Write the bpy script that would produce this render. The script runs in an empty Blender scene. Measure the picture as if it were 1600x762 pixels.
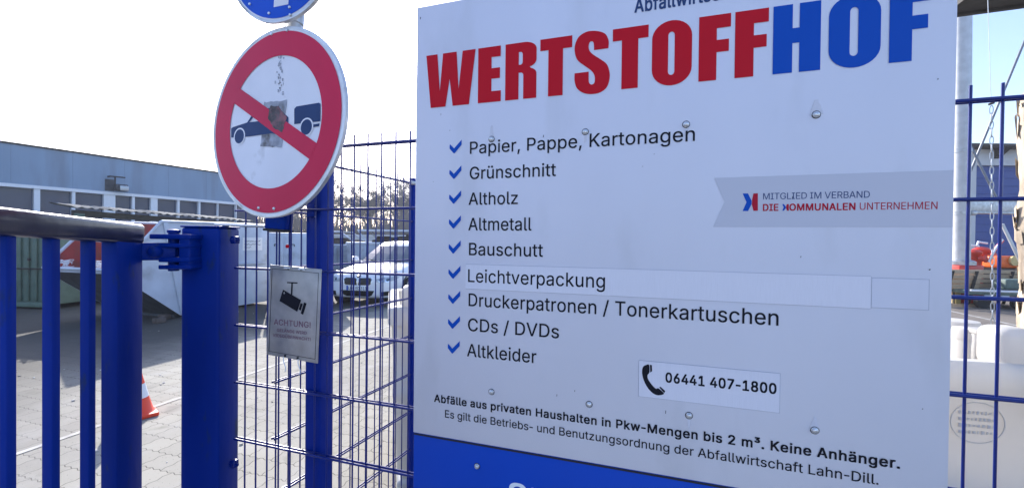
import bpy, bmesh, math, random
from mathutils import Vector, Matrix
from mathutils.bvhtree import BVHTree
from mathutils.geometry import tessellate_polygon, delaunay_2d_cdt
rad = math.radians
scene = bpy.context.scene
COL = scene.collection

# ------------------------------------------------------------------ camera
F_PX = 640.0
PITCH, ROLL, YAW = 8.95501e-3, 1.05567744e-2, 3.06825497e-1   # YAW: turn of fence and board
EYE = 1.6
HAZE = 0.0012
def _rot():
    cp, sp, cr, sr = math.cos(PITCH), math.sin(PITCH), math.cos(ROLL), math.sin(ROLL)
    Rx = Matrix(((1, 0, 0), (0, cp, -sp), (0, sp, cp)))
    Rz = Matrix(((cr, -sr, 0), (sr, cr, 0), (0, 0, 1)))
    return Rz @ Rx
MT = _rot().transposed()
def _w(v):
    w = MT @ Vector(v)
    return Vector((w.x, w.z, -w.y))
CAM = Vector((0, 0, EYE))
cd = bpy.data.cameras.new('camera'); cam = bpy.data.objects.new('camera', cd); COL.objects.link(cam)
cd.sensor_fit = 'HORIZONTAL'; cd.sensor_width = 36; cd.lens = 36 * F_PX / 1600
cd.clip_start = 0.02; cd.clip_end = 3000
r_, u_, b_ = _w((1, 0, 0)), _w((0, -1, 0)), _w((0, 0, -1))
cam.matrix_world = Matrix(((r_.x, u_.x, b_.x, 0), (r_.y, u_.y, b_.y, 0), (r_.z, u_.z, b_.z, EYE), (0, 0, 0, 1)))
scene.camera = cam

# ------------------------------------------------------------------ light
SUN_AZ, SUN_EL = rad(-29.5), rad(26.0)      # azimuth from +Y towards +X
world = bpy.data.worlds.new('World'); scene.world = world; world.use_nodes = True
nt = world.node_tree; nt.nodes.clear()
sky = nt.nodes.new('ShaderNodeTexSky'); sky.sky_type = 'NISHITA'; sky.sun_disc = False
sky.sun_elevation = SUN_EL; sky.sun_rotation = SUN_AZ
sky.air_density = 1.0; sky.dust_density = 1.3; sky.ozone_density = 3.0
bg = nt.nodes.new('ShaderNodeBackground'); bg.inputs['Strength'].default_value = 0.15
wo = nt.nodes.new('ShaderNodeOutputWorld')
wt = nt.nodes.new('ShaderNodeMix'); wt.data_type = 'RGBA'; wt.blend_type = 'MULTIPLY'; wt.inputs[0].default_value = 1
wt.inputs[7].default_value = (1.03, 0.98, 1.05, 1)      # cool camera white balance
nt.links.new(sky.outputs[0], wt.inputs[6]); nt.links.new(wt.outputs[2], bg.inputs[0]); nt.links.new(bg.outputs[0], wo.inputs[0])
sd = bpy.data.lights.new('sun', 'SUN'); sun = bpy.data.objects.new('sun', sd); COL.objects.link(sun)
sd.energy = 3.6; sd.angle = rad(0.5); sd.color = (1.0, 0.95, 0.87)
sdir = Vector((math.sin(SUN_AZ) * math.cos(SUN_EL), math.cos(SUN_AZ) * math.cos(SUN_EL), math.sin(SUN_EL)))
sun.rotation_euler = sdir.to_track_quat('Z', 'Y').to_euler()
sun.location = sdir * 50
scene.view_settings.view_transform = 'Standard'; scene.view_settings.look = 'None'
scene.view_settings.exposure = 1.35; scene.view_settings.gamma = 1
scene.view_settings.use_curve_mapping = False
scene.cycles.max_bounces = 6; scene.cycles.diffuse_bounces = 3; scene.cycles.glossy_bounces = 3
scene.cycles.transparent_max_bounces = 12
scene.cycles.sample_clamp_indirect = 6
scene.cycles.use_denoising = True

# ------------------------------------------------------------------ helpers
def ray(x, y): return _w(((x - 800) / F_PX, (y - 381) / F_PX, 1))
def at(x, y, Y):
    r = ray(x, y); return CAM + r * (Y / r.y)
def ground(x, y, z=0):
    r = ray(x, y); return CAM + r * ((z - EYE) / r.z)
def on_plane(x, y, p, n):
    r = ray(x, y); return CAM + r * ((p - CAM).dot(n) / r.dot(n))
def V(*a): return Vector(a)

def mat(name, col, rough=0.5, metal=0.0, var=0.0, vscale=8.0, bump=0.0, bscale=40.0, spec=0.5, col2=None, c2scale=6.0, c2lo=0.5, c2hi=0.7, coat=0.0, stretch=None):
    m = bpy.data.materials.new(name); m.use_nodes = True
    n = m.node_tree; p = n.nodes['Principled BSDF']
    p.inputs['Roughness'].default_value = rough; p.inputs['Metallic'].default_value = metal
    p.inputs['Specular IOR Level'].default_value = spec
    if coat: p.inputs['Coat Weight'].default_value = coat; p.inputs['Coat Roughness'].default_value = 0.08
    p.inputs['Base Color'].default_value = (*col, 1)
    tc = n.nodes.new('ShaderNodeTexCoord'); src = tc.outputs['Object']
    if stretch:
        mp = n.nodes.new('ShaderNodeMapping'); mp.inputs['Scale'].default_value = stretch
        n.links.new(src, mp.inputs[0]); src = mp.outputs[0]
    last = None
    def mix(a, b, fac):
        x = n.nodes.new('ShaderNodeMix'); x.data_type = 'RGBA'
        for s, v in ((x.inputs[6], a), (x.inputs[7], b)):
            if isinstance(v, tuple): s.default_value = (*v, 1)
            else: n.links.new(v, s)
        n.links.new(fac, x.inputs[0]); return x.outputs[2]
    def noise(sc, det=5):
        t = n.nodes.new('ShaderNodeTexNoise'); t.inputs['Scale'].default_value = sc; t.inputs['Detail'].default_value = det
        n.links.new(src, t.inputs['Vector']); return t.outputs['Fac']
    cur = col
    if var:
        rp = n.nodes.new('ShaderNodeMapRange'); rp.inputs[1].default_value = 0.3; rp.inputs[2].default_value = 0.7
        n.links.new(noise(vscale), rp.inputs[0])
        cur = mix(tuple(c * (1 - var) for c in col), tuple(min(1, c * (1 + var)) for c in col), rp.outputs[0])
    if col2:
        rp = n.nodes.new('ShaderNodeMapRange'); rp.inputs[1].default_value = c2lo; rp.inputs[2].default_value = c2hi
        n.links.new(noise(c2scale, 8), rp.inputs[0])
        cur = mix(cur, col2, rp.outputs[0])
    if not isinstance(cur, tuple): n.links.new(cur, p.inputs['Base Color'])
    if bump:
        b = n.nodes.new('ShaderNodeBump'); b.inputs['Strength'].default_value = bump; b.inputs['Distance'].default_value = 0.01
        n.links.new(noise(bscale), b.inputs['Height']); n.links.new(b.outputs[0], p.inputs['Normal'])
    return m

WM = {}
def tag(o, label=None, cat=None, group=None, kind=None):
    if label: o['label'] = label
    if cat: o['category'] = cat
    if group: o['group'] = group
    if kind: o['kind'] = kind
    return o
def thing(name, loc, label, cat, group=None, rz=0.0):
    o = bpy.data.objects.new(name, None); COL.objects.link(o)
    o.location = loc; o.rotation_euler = (0, 0, rz); o.empty_display_size = 0.1
    WM[o.name] = Matrix.Translation(Vector(loc)) @ Matrix.Rotation(rz, 4, 'Z')
    return tag(o, label, cat, group)

class MB:
    def __init__(s): s.v = []; s.f = []; s.sm = []; s.mi = []; s.cur = 0
    def add(s, vs, fs, smooth=False):
        k = len(s.v); s.v += [Vector(v) for v in vs]
        for f in fs: s.f.append([i + k for i in f]); s.sm.append(smooth); s.mi.append(s.cur)
        return s
    def box(s, c, size, ax=None):
        c = Vector(c); ax = ax or (V(1, 0, 0), V(0, 1, 0), V(0, 0, 1))
        h = [a * (d / 2) for a, d in zip(ax, size)]
        vs = [c + h[0] * i + h[1] * j + h[2] * k for i in (-1, 1) for j in (-1, 1) for k in (-1, 1)]
        return s.add(vs, [(0, 1, 3, 2), (4, 6, 7, 5), (0, 4, 5, 1), (2, 3, 7, 6), (0, 2, 6, 4), (1, 5, 7, 3)])
    def bbox(s, c, size, ax=None, r=0.004, seg=2):
        """box with rounded edges"""
        c = Vector(c); ax = ax or (V(1, 0, 0), V(0, 1, 0), V(0, 0, 1))
        bm = bmesh.new(); bmesh.ops.create_cube(bm, size=1)
        for v in bm.verts: v.co = V(v.co.x * size[0], v.co.y * size[1], v.co.z * size[2])
        bmesh.ops.bevel(bm, geom=bm.edges[:], offset=min(r, min(size) * 0.49), segments=seg, affect='EDGES', profile=0.5)
        bm.verts.index_update()
        vs = [c + ax[0] * v.co.x + ax[1] * v.co.y + ax[2] * v.co.z for v in bm.verts]
        fs = [[v.index for v in f.verts] for f in bm.faces]; bm.free()
        return s.add(vs, fs, True)
    def tube(s, pts, rs, n=8, caps=True, smooth=True):
        pts = [Vector(p) for p in pts]
        if not isinstance(rs, (list, tuple)): rs = [rs] * len(pts)
        vs = []; up = None
        for i, p in enumerate(pts):
            d = (pts[min(i + 1, len(pts) - 1)] - pts[max(i - 1, 0)]).normalized()
            if up is None: up = d.orthogonal().normalized()
            up = (up - d * up.dot(d)); up = up.normalized() if up.length > 1e-6 else d.orthogonal().normalized()
            w = d.cross(up)
            vs += [p + (up * math.cos(2 * math.pi * k / n) + w * math.sin(2 * math.pi * k / n)) * rs[i] for k in range(n)]
        fs = [(i * n + k, i * n + (k + 1) % n, (i + 1) * n + (k + 1) % n, (i + 1) * n + k) for i in range(len(pts) - 1) for k in range(n)]
        if caps: fs += [tuple(range(n))[::-1], tuple(range((len(pts) - 1) * n, len(pts) * n))]
        return s.add(vs, fs, smooth)
    def lathe(s, o, axis, prof, n=24, smooth=True):
        """prof: list of (radius, height along axis)"""
        o = Vector(o); a = Vector(axis).normalized(); u = a.orthogonal().normalized(); w = a.cross(u)
        vs = []
        for r, h in prof: vs += [o + a * h + (u * math.cos(2 * math.pi * k / n) + w * math.sin(2 * math.pi * k / n)) * max(r, 1e-5) for k in range(n)]
        fs = [(i * n + k, i * n + (k + 1) % n, (i + 1) * n + (k + 1) % n, (i + 1) * n + k) for i in range(len(prof) - 1) for k in range(n)]
        return s.add(vs, fs, smooth)
    def prism(s, poly, ext):
        """closed planar polygon (3-D points), extruded by vector ext"""
        poly = [Vector(p) for p in poly]; n = len(poly); e = Vector(ext)
        tris = tessellate_polygon([poly])
        vs = poly + [p + e for p in poly]
        fs = [tuple(t) for t in tris] + [tuple(i + n for i in t[::-1]) for t in tris]
        fs += [(i, (i + 1) % n, n + (i + 1) % n, n + i) for i in range(n)]
        return s.add(vs, fs)
    def quad(s, a, b, c, d): return s.add([a, b, c, d], [(0, 1, 2, 3)])
    def build(s, name, m, parent=None):
        me = bpy.data.meshes.new(name)
        M = Matrix.Identity(4)
        if parent is not None:
            M = WM[parent.name]
        inv = M.inverted()
        me.from_pydata([inv @ v for v in s.v], [], s.f)
        for mm in (m if isinstance(m, (list, tuple)) else [m]): me.materials.append(mm)
        me.polygons.foreach_set('use_smooth', s.sm); me.polygons.foreach_set('material_index', s.mi)
        bm = bmesh.new(); bm.from_mesh(me); bmesh.ops.recalc_face_normals(bm, faces=bm.faces[:]); bm.to_mesh(me); bm.free()
        if any(s.sm): me.set_sharp_from_angle(angle=rad(50))
        o = bpy.data.objects.new(name, me); COL.objects.link(o)
        if parent is not None: o.parent = parent; WM[o.name] = M
        return o

class Frame:
    """a flat face: origin, right, up, outward normal"""
    def __init__(s, o, r, u): s.o = Vector(o); s.r = Vector(r).normalized(); s.u = Vector(u).normalized(); s.n = s.r.cross(s.u)
    def P(s, a, b, c=0.0): return s.o + s.r * a + s.u * b + s.n * c
    def px(s, x, y):
        q = on_plane(x, y, s.o, s.n) - s.o; return (q.dot(s.r), q.dot(s.u))
def mesh_from_curve(cu):
    o = bpy.data.objects.new('tmp', cu); COL.objects.link(o)
    dg = bpy.context.evaluated_depsgraph_get()
    me = bpy.data.meshes.new_from_object(o.evaluated_get(dg))
    vs = [v.co.copy() for v in me.vertices]; fs = [list(p.vertices) for p in me.polygons]
    COL.objects.unlink(o); bpy.data.objects.remove(o); bpy.data.meshes.remove(me); bpy.data.curves.remove(cu)
    return vs, fs
def fill(polys):
    cu = bpy.data.curves.new('tmp', 'CURVE'); cu.dimensions = '2D'; cu.fill_mode = 'BOTH'
    for p in polys:
        sp = cu.splines.new('POLY'); sp.points.add(len(p) - 1); sp.use_cyclic_u = True
        for q, (x, y) in zip(sp.points, p): q.co = (x, y, 0, 1)
    return mesh_from_curve(cu)
def decal(name, fr, polys, m, parent, off=0.0008):
    vs, fs = fill([[(x * 1e3, y * 1e3) for x, y in p] for p in polys])
    vs = [v / 1e3 for v in vs]
    return MB().add([fr.P(v.x, v.y, off) for v in vs], fs).build(name, m, parent)
GLYPHS = {
' ':(188,[]),
'!':(196,['67,160 63,509 132,509 128,160', '98,-4 86,-3 75,1 66,9 58,18 54,29 52,41 54,53 58,64 66,73 75,80 86,85 98,86 110,85 121,80 130,73 138,64 142,53 143,41 142,29 138,18 130,9 121,1 110,-3']),
',':(188,['38,-119 68,71 137,71 84,-119']),
'-':(453,['337,244 337,188 114,188 114,244']),
'.':(188,['95,-4 83,-3 73,1 63,9 55,18 51,29 50,41 51,53 55,64 63,73 73,81 83,85 95,87 107,85 118,81 128,73 135,64 140,53 141,41 140,29 135,18 128,9 118,1 107,-3']),
'/':(249,['235,533 71,-76 14,-76 178,533']),
'0':(453,['227,-7 191,-3 158,7 130,24 105,48 85,77 69,113 61,138 55,164 51,192 49,222 48,254 49,286 51,316 55,344 61,370 69,395 85,431 106,461 130,484 159,502 191,512 227,516 262,512 295,502 323,484 348,461 368,431 384,395 392,370 398,344 402,316 404,286 405,254 404,222 402,192 398,164 392,138 384,113 368,77 348,48 323,24 295,7 263,-3', '227,50 250,52 271,60 290,74 306,92 320,116 330,144 338,176 342,213 344,254 342,295 338,332 330,365 320,393 306,416 290,435 271,449 250,457 227,460 203,457 182,449 163,435 147,416 134,393 123,365 115,332 111,295 109,254 111,213 115,176 123,144 134,116 147,92 163,74 182,60 203,52']),
'1':(453,['76,0 76,55 391,55 391,0', '276,509 276,0 212,0 212,448 209,448 86,358 86,427 198,509']),
'2':(453,['64,0 64,47 234,229 252,248 268,266 282,282 294,298 303,312 311,327 316,341 319,356 320,371 319,389 315,405 308,419 298,431 287,441 273,449 258,455 241,458 224,460 205,458 188,454 172,447 159,438 148,427 139,413 132,398 128,381 127,362 66,362 68,391 75,418 86,442 102,464 121,482 143,496 168,507 196,513 225,516 254,513 281,507 306,497 328,482 346,465 361,445 372,423 379,398 381,372 380,354 377,336 371,318 363,299 351,280 336,259 317,235 294,209 267,180 153,60 153,57 389,57 389,0']),
'3':(453,['218,-7 188,-5 159,1 133,10 108,22 88,38 70,57 57,79 48,104 44,132 109,132 112,115 118,100 126,87 137,76 150,66 165,59 182,54 200,51 219,50 239,51 258,55 275,61 291,69 304,80 315,93 323,108 328,125 329,145 328,163 323,180 316,196 306,211 292,223 275,234 254,241 229,246 201,248 157,248 157,299 288,448 288,452 70,452 70,509 372,509 372,461 211,278 211,289 247,290 279,286 308,276 333,262 354,244 371,222 383,198 391,173 393,145 390,116 383,90 370,66 354,45 333,27 309,12 281,2 251,-5']),
'4':(453,['40,105 40,158 247,509 311,509 109,166 109,163 413,163 413,105', '282,0 282,121 282,146 282,318 343,318 343,0']),
'6':(453,['226,-7 196,-4 168,3 142,15 119,31 100,51 84,74 73,101 66,130 64,162 65,187 71,212 80,239 93,268 112,302 137,340 252,509 322,509 151,261 145,261 151,270 157,279 165,288 174,295 184,302 196,307 208,311 221,313 235,314 265,312 291,305 316,295 337,280 355,262 370,240 380,215 387,187 389,157 387,127 379,98 368,73 352,50 333,30 310,14 284,3 257,-4', '226,48 245,50 263,55 279,63 293,73 304,86 314,101 322,119 326,137 327,157 326,178 322,196 314,213 304,228 293,241 279,251 263,259 245,264 226,265 207,264 190,259 174,252 160,241 148,229 138,214 131,197 126,179 125,158 126,138 131,119 138,102 148,86 160,73 174,63 190,55 207,50']),
'7':(453,['97,0 323,448 323,452 62,452 62,509 391,509 391,449 165,0']),
'8':(453,['226,-7 193,-5 163,1 136,11 111,25 91,42 74,62 62,84 54,109 52,135 53,156 58,176 65,195 75,212 87,228 101,241 117,252 134,260 153,265 153,267 129,276 109,289 93,308 80,330 73,354 70,380 73,405 79,429 90,450 106,469 124,485 146,498 170,508 197,514 226,516 255,514 282,508 306,498 328,485 346,469 361,450 373,429 379,405 382,380 379,354 372,330 359,308 343,289 323,276 300,267 300,265 319,260 335,252 351,241 365,228 377,212 387,195 395,176 399,156 401,135 398,109 391,84 378,62 362,42 341,25 317,11 289,1 259,-5', '226,49 248,50 267,54 285,60 300,69 313,79 323,91 331,106 335,121 337,139 335,157 330,173 322,189 312,202 298,213 283,223 265,230 247,234 226,235 206,234 187,230 169,223 154,213 140,202 130,189 122,173 117,157 115,139 117,121 121,106 129,91 139,79 152,69 167,60 185,54 205,50', '226,290 244,291 260,294 274,300 287,308 298,318 307,330 314,344 318,359 319,376 318,392 314,407 308,420 299,432 288,442 275,449 260,455 244,459 226,460 208,459 192,455 177,449 164,442 153,432 145,420 138,407 134,392 133,376 134,359 138,344 145,330 154,318 165,308 178,300 193,294 209,291']),
'A':(480,['16,0 201,509 276,509 463,0 395,0 287,302 264,372 232,478 245,478 233,437 222,402 213,371 191,302 85,0', '110,142 110,199 370,199 370,142']),
'B':(456,['60,0 60,509 241,509 274,507 304,501 329,491 350,477 367,461 381,442 390,421 396,398 398,374 397,353 393,336 387,320 378,307 368,295 356,286 343,278 329,272 315,267 315,262 331,260 347,254 363,245 378,234 391,220 402,203 411,184 416,161 418,136 416,111 410,88 400,67 386,48 368,31 344,18 317,8 284,2 247,0', '125,57 245,57 281,60 309,67 330,80 344,96 353,115 355,137 354,153 350,169 342,184 333,197 320,209 306,218 289,225 269,229 248,231 125,231', '125,285 238,285 256,287 273,290 288,296 302,304 314,314 323,326 330,340 335,355 336,372 333,393 326,412 313,429 294,442 270,449 240,452 125,452']),
'C':(510,['267,-7 242,-6 217,-2 194,5 171,13 150,25 131,39 113,55 97,73 82,93 70,115 59,140 51,166 45,193 41,223 40,254 41,285 45,315 51,343 59,369 70,393 82,415 97,436 113,454 131,470 150,484 171,495 194,504 217,510 242,514 267,516 293,514 317,511 340,504 362,496 383,485 402,471 419,456 435,438 448,418 459,397 467,373 473,348 408,348 404,365 397,380 389,395 380,407 369,418 357,428 344,437 330,444 315,449 300,453 284,455 267,456 237,453 209,445 184,432 161,414 141,391 125,364 113,332 106,295 103,254 106,213 113,177 125,145 141,117 161,94 184,76 210,63 237,56 267,53 284,54 300,56 315,60 330,65 344,72 357,81 369,90 380,102 389,114 397,128 404,144 408,160 473,160 467,135 459,112 448,91 435,71 420,53 402,38 383,24 363,13 341,5 317,-2 293,-6']),
'D':(502,['219,0 96,0 96,57 215,57 254,60 288,68 318,81 343,99 363,122 379,149 390,181 397,216 399,255 397,294 390,329 379,361 364,388 344,410 320,428 291,441 258,449 221,452 93,452 93,509 225,509 254,507 281,504 307,498 331,489 353,478 385,455 412,426 433,391 444,367 451,342 457,315 460,286 462,255 460,224 457,195 451,168 443,142 433,119 421,97 406,77 390,60 371,44 351,31 328,20 303,11 277,5 249,1', '125,509 125,0 60,0 60,509']),
'E':(419,['60,0 60,509 372,509 372,452 125,452 125,286 355,286 355,229 125,229 125,57 375,57 375,0']),
'G':(520,['269,-7 242,-6 217,-2 193,5 171,14 149,25 130,39 112,55 96,73 82,93 69,116 59,140 51,166 45,194 41,223 40,254 41,285 45,315 51,343 59,369 69,393 82,415 96,436 112,454 129,470 149,484 170,495 192,504 215,510 239,514 265,516 291,514 316,510 340,504 363,494 384,483 403,469 421,453 436,436 449,416 460,395 468,373 474,349 408,349 402,365 395,379 387,393 378,406 368,417 356,427 344,436 330,443 315,448 300,453 283,455 265,456 236,453 209,445 183,432 160,414 141,392 125,364 113,332 106,295 103,254 106,213 113,177 125,145 141,117 161,95 184,76 210,63 238,56 269,53 296,55 322,61 345,71 365,85 382,102 396,123 407,147 413,173 415,202 434,199 283,199 283,256 478,256 478,200 475,160 466,124 451,91 431,62 406,38 377,19 344,5 308,-4']),
'H':(517,['60,0 60,509 125,509 125,289 392,289 392,509 457,509 457,0 392,0 392,232 125,232 125,0']),
'I':(301,['31,0 31,57 118,57 118,452 31,452 31,509 269,509 269,452 183,452 183,57 269,57 269,0']),
'K':(467,['104,145 104,216 139,261 174,303 212,344 364,509 448,509 231,276 228,276', '60,0 60,509 125,509 125,334 124,225 125,193 125,0', '372,0 188,259 228,309 449,0']),
'L':(393,['60,0 60,509 125,509 125,57 361,57 361,0']),
'M':(628,['60,0 60,509 152,509 277,187 287,159 299,123 311,84 322,49 307,49 318,83 330,121 342,158 352,187 476,509 568,509 568,0 504,0 504,291 504,327 505,369 506,413 507,457 513,457 498,409 482,363 467,322 456,291 342,0 286,0 170,291 159,321 145,361 129,408 112,457 119,457 120,416 121,372 122,328 122,291 122,0']),
'N':(523,['60,0 60,509 136,509 343,183 363,151 388,107 414,55 405,54 401,108 399,157 399,195 399,509 463,509 463,0 387,0 202,290 177,331 148,381 108,452 119,454 122,384 124,328 125,291 125,0']),
'O':(533,['267,-7 241,-6 217,-2 194,5 171,13 150,25 131,39 113,55 97,73 82,93 70,115 59,140 51,166 45,193 41,223 40,254 41,285 45,315 51,343 59,369 70,393 82,415 97,436 113,454 131,470 150,484 171,495 194,504 217,510 241,514 267,516 293,514 317,510 340,504 363,495 384,484 403,470 421,454 437,436 451,415 464,393 474,369 482,343 488,315 492,285 493,254 492,223 488,193 482,166 474,140 464,115 451,93 437,73 421,55 403,39 384,25 363,13 340,5 317,-2 293,-6', '267,53 296,55 324,63 349,76 372,94 392,116 408,144 420,176 428,213 430,254 428,295 420,332 408,365 392,392 372,415 349,433 324,446 296,453 267,456 237,453 210,445 184,433 161,415 142,392 125,364 113,332 106,295 103,254 106,213 113,176 125,144 142,117 161,94 184,76 210,63 237,55']),
'P':(445,['60,0 60,509 235,509 272,506 305,499 332,487 356,471 375,452 390,430 400,404 407,377 409,348 407,318 400,291 390,265 375,243 356,223 332,207 305,195 272,188 235,186 109,186 109,242 233,242 257,244 279,248 297,256 312,266 324,279 333,294 339,310 343,328 344,348 343,367 339,385 333,402 324,416 312,428 297,439 279,446 257,451 232,452 125,452 125,0']),
'R':(449,['60,0 60,509 236,509 273,506 305,500 333,489 356,473 376,455 390,433 401,408 407,381 409,352 407,323 401,296 390,271 376,250 356,232 333,217 305,206 273,200 236,198 96,198 96,255 234,255 258,256 280,260 298,267 313,276 325,287 334,300 340,316 344,333 345,352 344,371 340,389 334,405 325,419 313,430 298,440 279,446 258,451 233,452 125,452 125,0', '353,0 230,229 303,229 428,0']),
'S':(447,['224,-9 188,-7 156,-1 128,9 102,23 81,40 64,60 51,83 42,109 38,137 104,137 108,118 114,102 123,88 136,76 150,66 166,59 185,53 204,50 224,49 246,50 267,54 286,60 303,69 317,79 329,92 338,106 344,122 346,139 344,154 340,168 332,179 322,189 310,197 296,205 280,211 263,217 245,222 184,239 145,253 112,269 86,289 67,313 56,341 52,372 54,400 62,425 75,448 92,468 113,484 138,498 165,508 195,514 227,516 259,514 289,508 316,498 340,484 360,468 377,449 390,427 398,403 401,378 337,378 332,402 320,421 302,437 280,449 254,456 225,459 204,457 185,454 167,448 152,440 139,430 129,418 121,405 117,391 115,376 117,359 122,345 131,334 142,324 155,315 169,308 212,293 264,279 312,264 328,256 344,248 359,238 372,226 384,213 395,198 402,180 407,161 408,139 406,112 399,87 386,64 370,43 349,25 323,11 294,0 261,-7']),
'T':(449,['32,452 32,509 417,509 417,452 257,452 257,0 193,0 193,452']),
'U':(517,['259,-8 220,-6 186,2 154,15 126,33 103,55 85,80 71,108 63,140 60,173 60,509 124,509 124,178 126,155 132,133 141,113 153,95 169,80 187,68 208,59 232,53 259,52 285,53 309,59 331,68 349,80 364,95 377,113 385,133 391,155 393,178 393,509 457,509 457,173 454,140 446,108 433,80 414,55 391,33 363,15 332,2 297,-6']),
'V':(480,['204,0 16,509 84,509 192,206 215,137 248,31 235,31 247,71 257,107 267,138 290,206 395,509 463,509 278,0']),
'W':(686,['155,0 16,509 82,509 163,196 175,145 187,94 197,40 189,40 200,94 211,145 224,196 306,509 380,509 462,196 474,145 486,94 497,40 488,40 499,94 510,145 523,196 603,509 670,509 530,0 455,0 368,323 351,391 346,417 341,445 336,475 350,475 335,395 330,371 324,347 318,323 230,0']),
'a':(389,['160,-9 137,-7 115,-3 94,5 76,15 60,29 48,45 38,63 32,84 30,108 32,128 36,146 43,161 53,174 64,184 78,193 92,200 108,206 125,211 178,220 234,227 247,229 257,231 265,235 271,240 274,246 276,255 276,257 275,272 272,285 267,297 260,307 251,315 240,322 227,327 212,330 196,331 178,330 163,327 149,322 137,316 127,309 118,301 110,292 104,283 100,274 41,291 51,313 64,331 79,346 95,358 114,368 133,375 153,380 173,383 194,384 208,384 223,382 239,379 255,375 271,369 286,360 300,350 312,336 322,320 330,301 335,278 337,251 337,0 277,0 277,52 272,52 267,43 260,34 252,25 242,16 229,8 215,1 199,-4 181,-7', '170,45 192,47 211,51 228,59 242,68 254,80 263,93 270,108 274,122 276,138 276,190 259,182 231,176 200,171 175,168 161,166 147,163 134,159 122,153 112,147 103,139 97,130 93,118 92,105 93,93 96,82 102,72 109,64 119,57 130,52 142,48 156,46']),
'b':(424,['229,-8 208,-7 189,-3 172,4 159,12 147,21 138,31 118,59 112,59 112,0 53,0 53,509 114,509 114,319 118,319 137,346 147,355 158,364 171,373 188,379 207,383 229,384 259,382 287,374 313,361 335,342 354,320 370,293 381,261 388,227 390,189 388,151 381,116 370,84 355,57 336,34 313,16 288,3 260,-6', '220,47 242,49 262,55 279,66 294,80 306,97 316,117 323,139 327,163 328,189 327,215 323,239 316,261 307,281 295,298 280,311 262,322 243,328 220,330 198,328 178,322 161,312 147,299 134,282 125,263 118,241 114,216 113,189 114,162 118,138 125,115 135,95 147,78 162,65 179,55 198,49']),
'c':(396,['207,-8 174,-5 144,3 117,16 93,35 72,58 56,85 44,116 37,150 34,187 37,225 44,260 56,291 72,318 93,341 117,360 144,374 174,382 207,384 226,384 243,381 260,377 276,371 291,364 305,356 318,346 330,335 340,322 349,308 356,293 362,277 303,262 300,272 295,281 290,289 270,311 261,316 252,321 242,325 231,328 220,329 207,330 184,328 163,321 145,310 130,296 118,278 108,258 102,236 98,212 96,187 98,163 102,139 108,117 118,97 130,80 145,66 163,55 184,49 207,46 220,47 232,49 243,52 253,55 262,60 271,66 279,73 285,80 292,89 297,98 301,107 304,117 363,102 357,86 350,70 341,56 331,43 319,32 306,21 292,12 277,5 261,-1 244,-5 226,-7']),
'd':(424,['195,-8 165,-6 137,3 111,16 89,34 70,57 55,84 43,116 36,151 34,189 36,227 43,261 55,293 70,320 89,342 112,361 137,374 165,382 196,384 218,383 237,379 253,373 267,364 278,355 287,346 306,319 311,319 311,509 372,509 372,0 313,0 313,59 307,59 287,31 277,21 266,12 252,4 236,-3 217,-7', '205,47 226,49 246,55 263,65 278,78 290,95 299,115 306,138 310,162 312,189 310,216 306,241 300,263 290,282 278,299 263,312 246,322 227,328 205,330 182,328 162,322 145,311 130,298 118,281 108,261 102,239 98,215 96,189 98,163 102,139 109,117 118,97 130,80 145,66 162,55 182,49']),
'e':(404,['212,-8 177,-5 145,3 117,16 92,35 72,58 56,85 44,116 37,150 34,187 36,224 44,258 55,290 71,317 91,340 115,359 142,373 172,382 205,384 226,383 246,380 266,374 285,366 303,355 319,341 334,324 347,305 357,282 365,256 370,227 371,194 371,169 75,169 75,221 338,221 310,202 308,226 304,248 298,269 288,286 277,301 263,314 246,323 227,328 205,330 183,328 164,323 146,313 131,301 119,286 109,270 102,251 97,231 96,211 96,178 98,151 102,127 110,106 121,88 135,73 151,61 169,53 190,48 212,46 227,47 241,49 254,53 265,58 276,65 285,73 294,82 300,93 306,105 365,91 358,72 348,55 335,39 320,26 302,14 283,4 261,-3 237,-7']),
'f':(254,['228,379 228,327 6,327 6,379', '81,0 81,432 82,452 87,470 96,486 107,499 120,510 135,519 152,525 169,529 187,530 222,527 243,521 227,468 215,472 195,474 178,472 164,468 154,460 147,449 143,435 142,419 142,0']),
'g':(425,['207,-151 180,-149 156,-146 134,-140 114,-132 97,-122 82,-110 70,-97 59,-84 51,-69 101,-41 122,-66 131,-74 142,-82 154,-88 169,-93 187,-96 207,-97 236,-95 261,-87 282,-75 298,-58 308,-34 311,-6 311,68 306,68 287,41 277,32 266,23 252,16 236,10 217,6 195,5 165,7 138,14 113,27 90,43 71,65 55,90 43,120 36,154 34,191 36,229 43,263 55,293 71,320 90,342 112,361 138,374 166,382 196,384 218,383 237,379 253,373 267,365 279,356 288,346 308,319 313,319 313,379 372,379 372,-9 370,-40 363,-67 350,-90 334,-109 314,-124 291,-136 265,-144 237,-149', '205,59 227,61 246,66 264,75 278,87 290,103 300,121 307,142 311,166 312,193 311,219 307,242 300,264 291,283 279,299 264,312 247,322 227,328 205,330 182,328 163,322 145,312 130,298 118,282 109,262 102,241 98,218 96,193 98,167 102,144 109,123 118,104 131,88 145,76 163,66 183,61']),
'h':(410,['114,227 114,0 53,0 53,509 114,509 114,287 102,287 116,319 132,344 152,362 175,374 200,382 227,384 252,383 275,377 295,369 313,356 328,340 341,321 350,298 355,271 357,240 357,0 296,0 296,235 293,263 286,286 273,304 256,318 235,326 210,329 192,328 176,324 161,317 147,308 136,297 126,283 119,266 115,248']),
'i':(167,['53,0 53,379 114,379 114,0', '84,443 73,444 63,448 54,455 47,463 43,472 41,483 43,494 47,504 54,512 63,518 73,522 84,524 95,522 105,518 114,512 121,504 125,494 126,483 125,472 121,463 114,455 105,448 95,444']),
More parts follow.
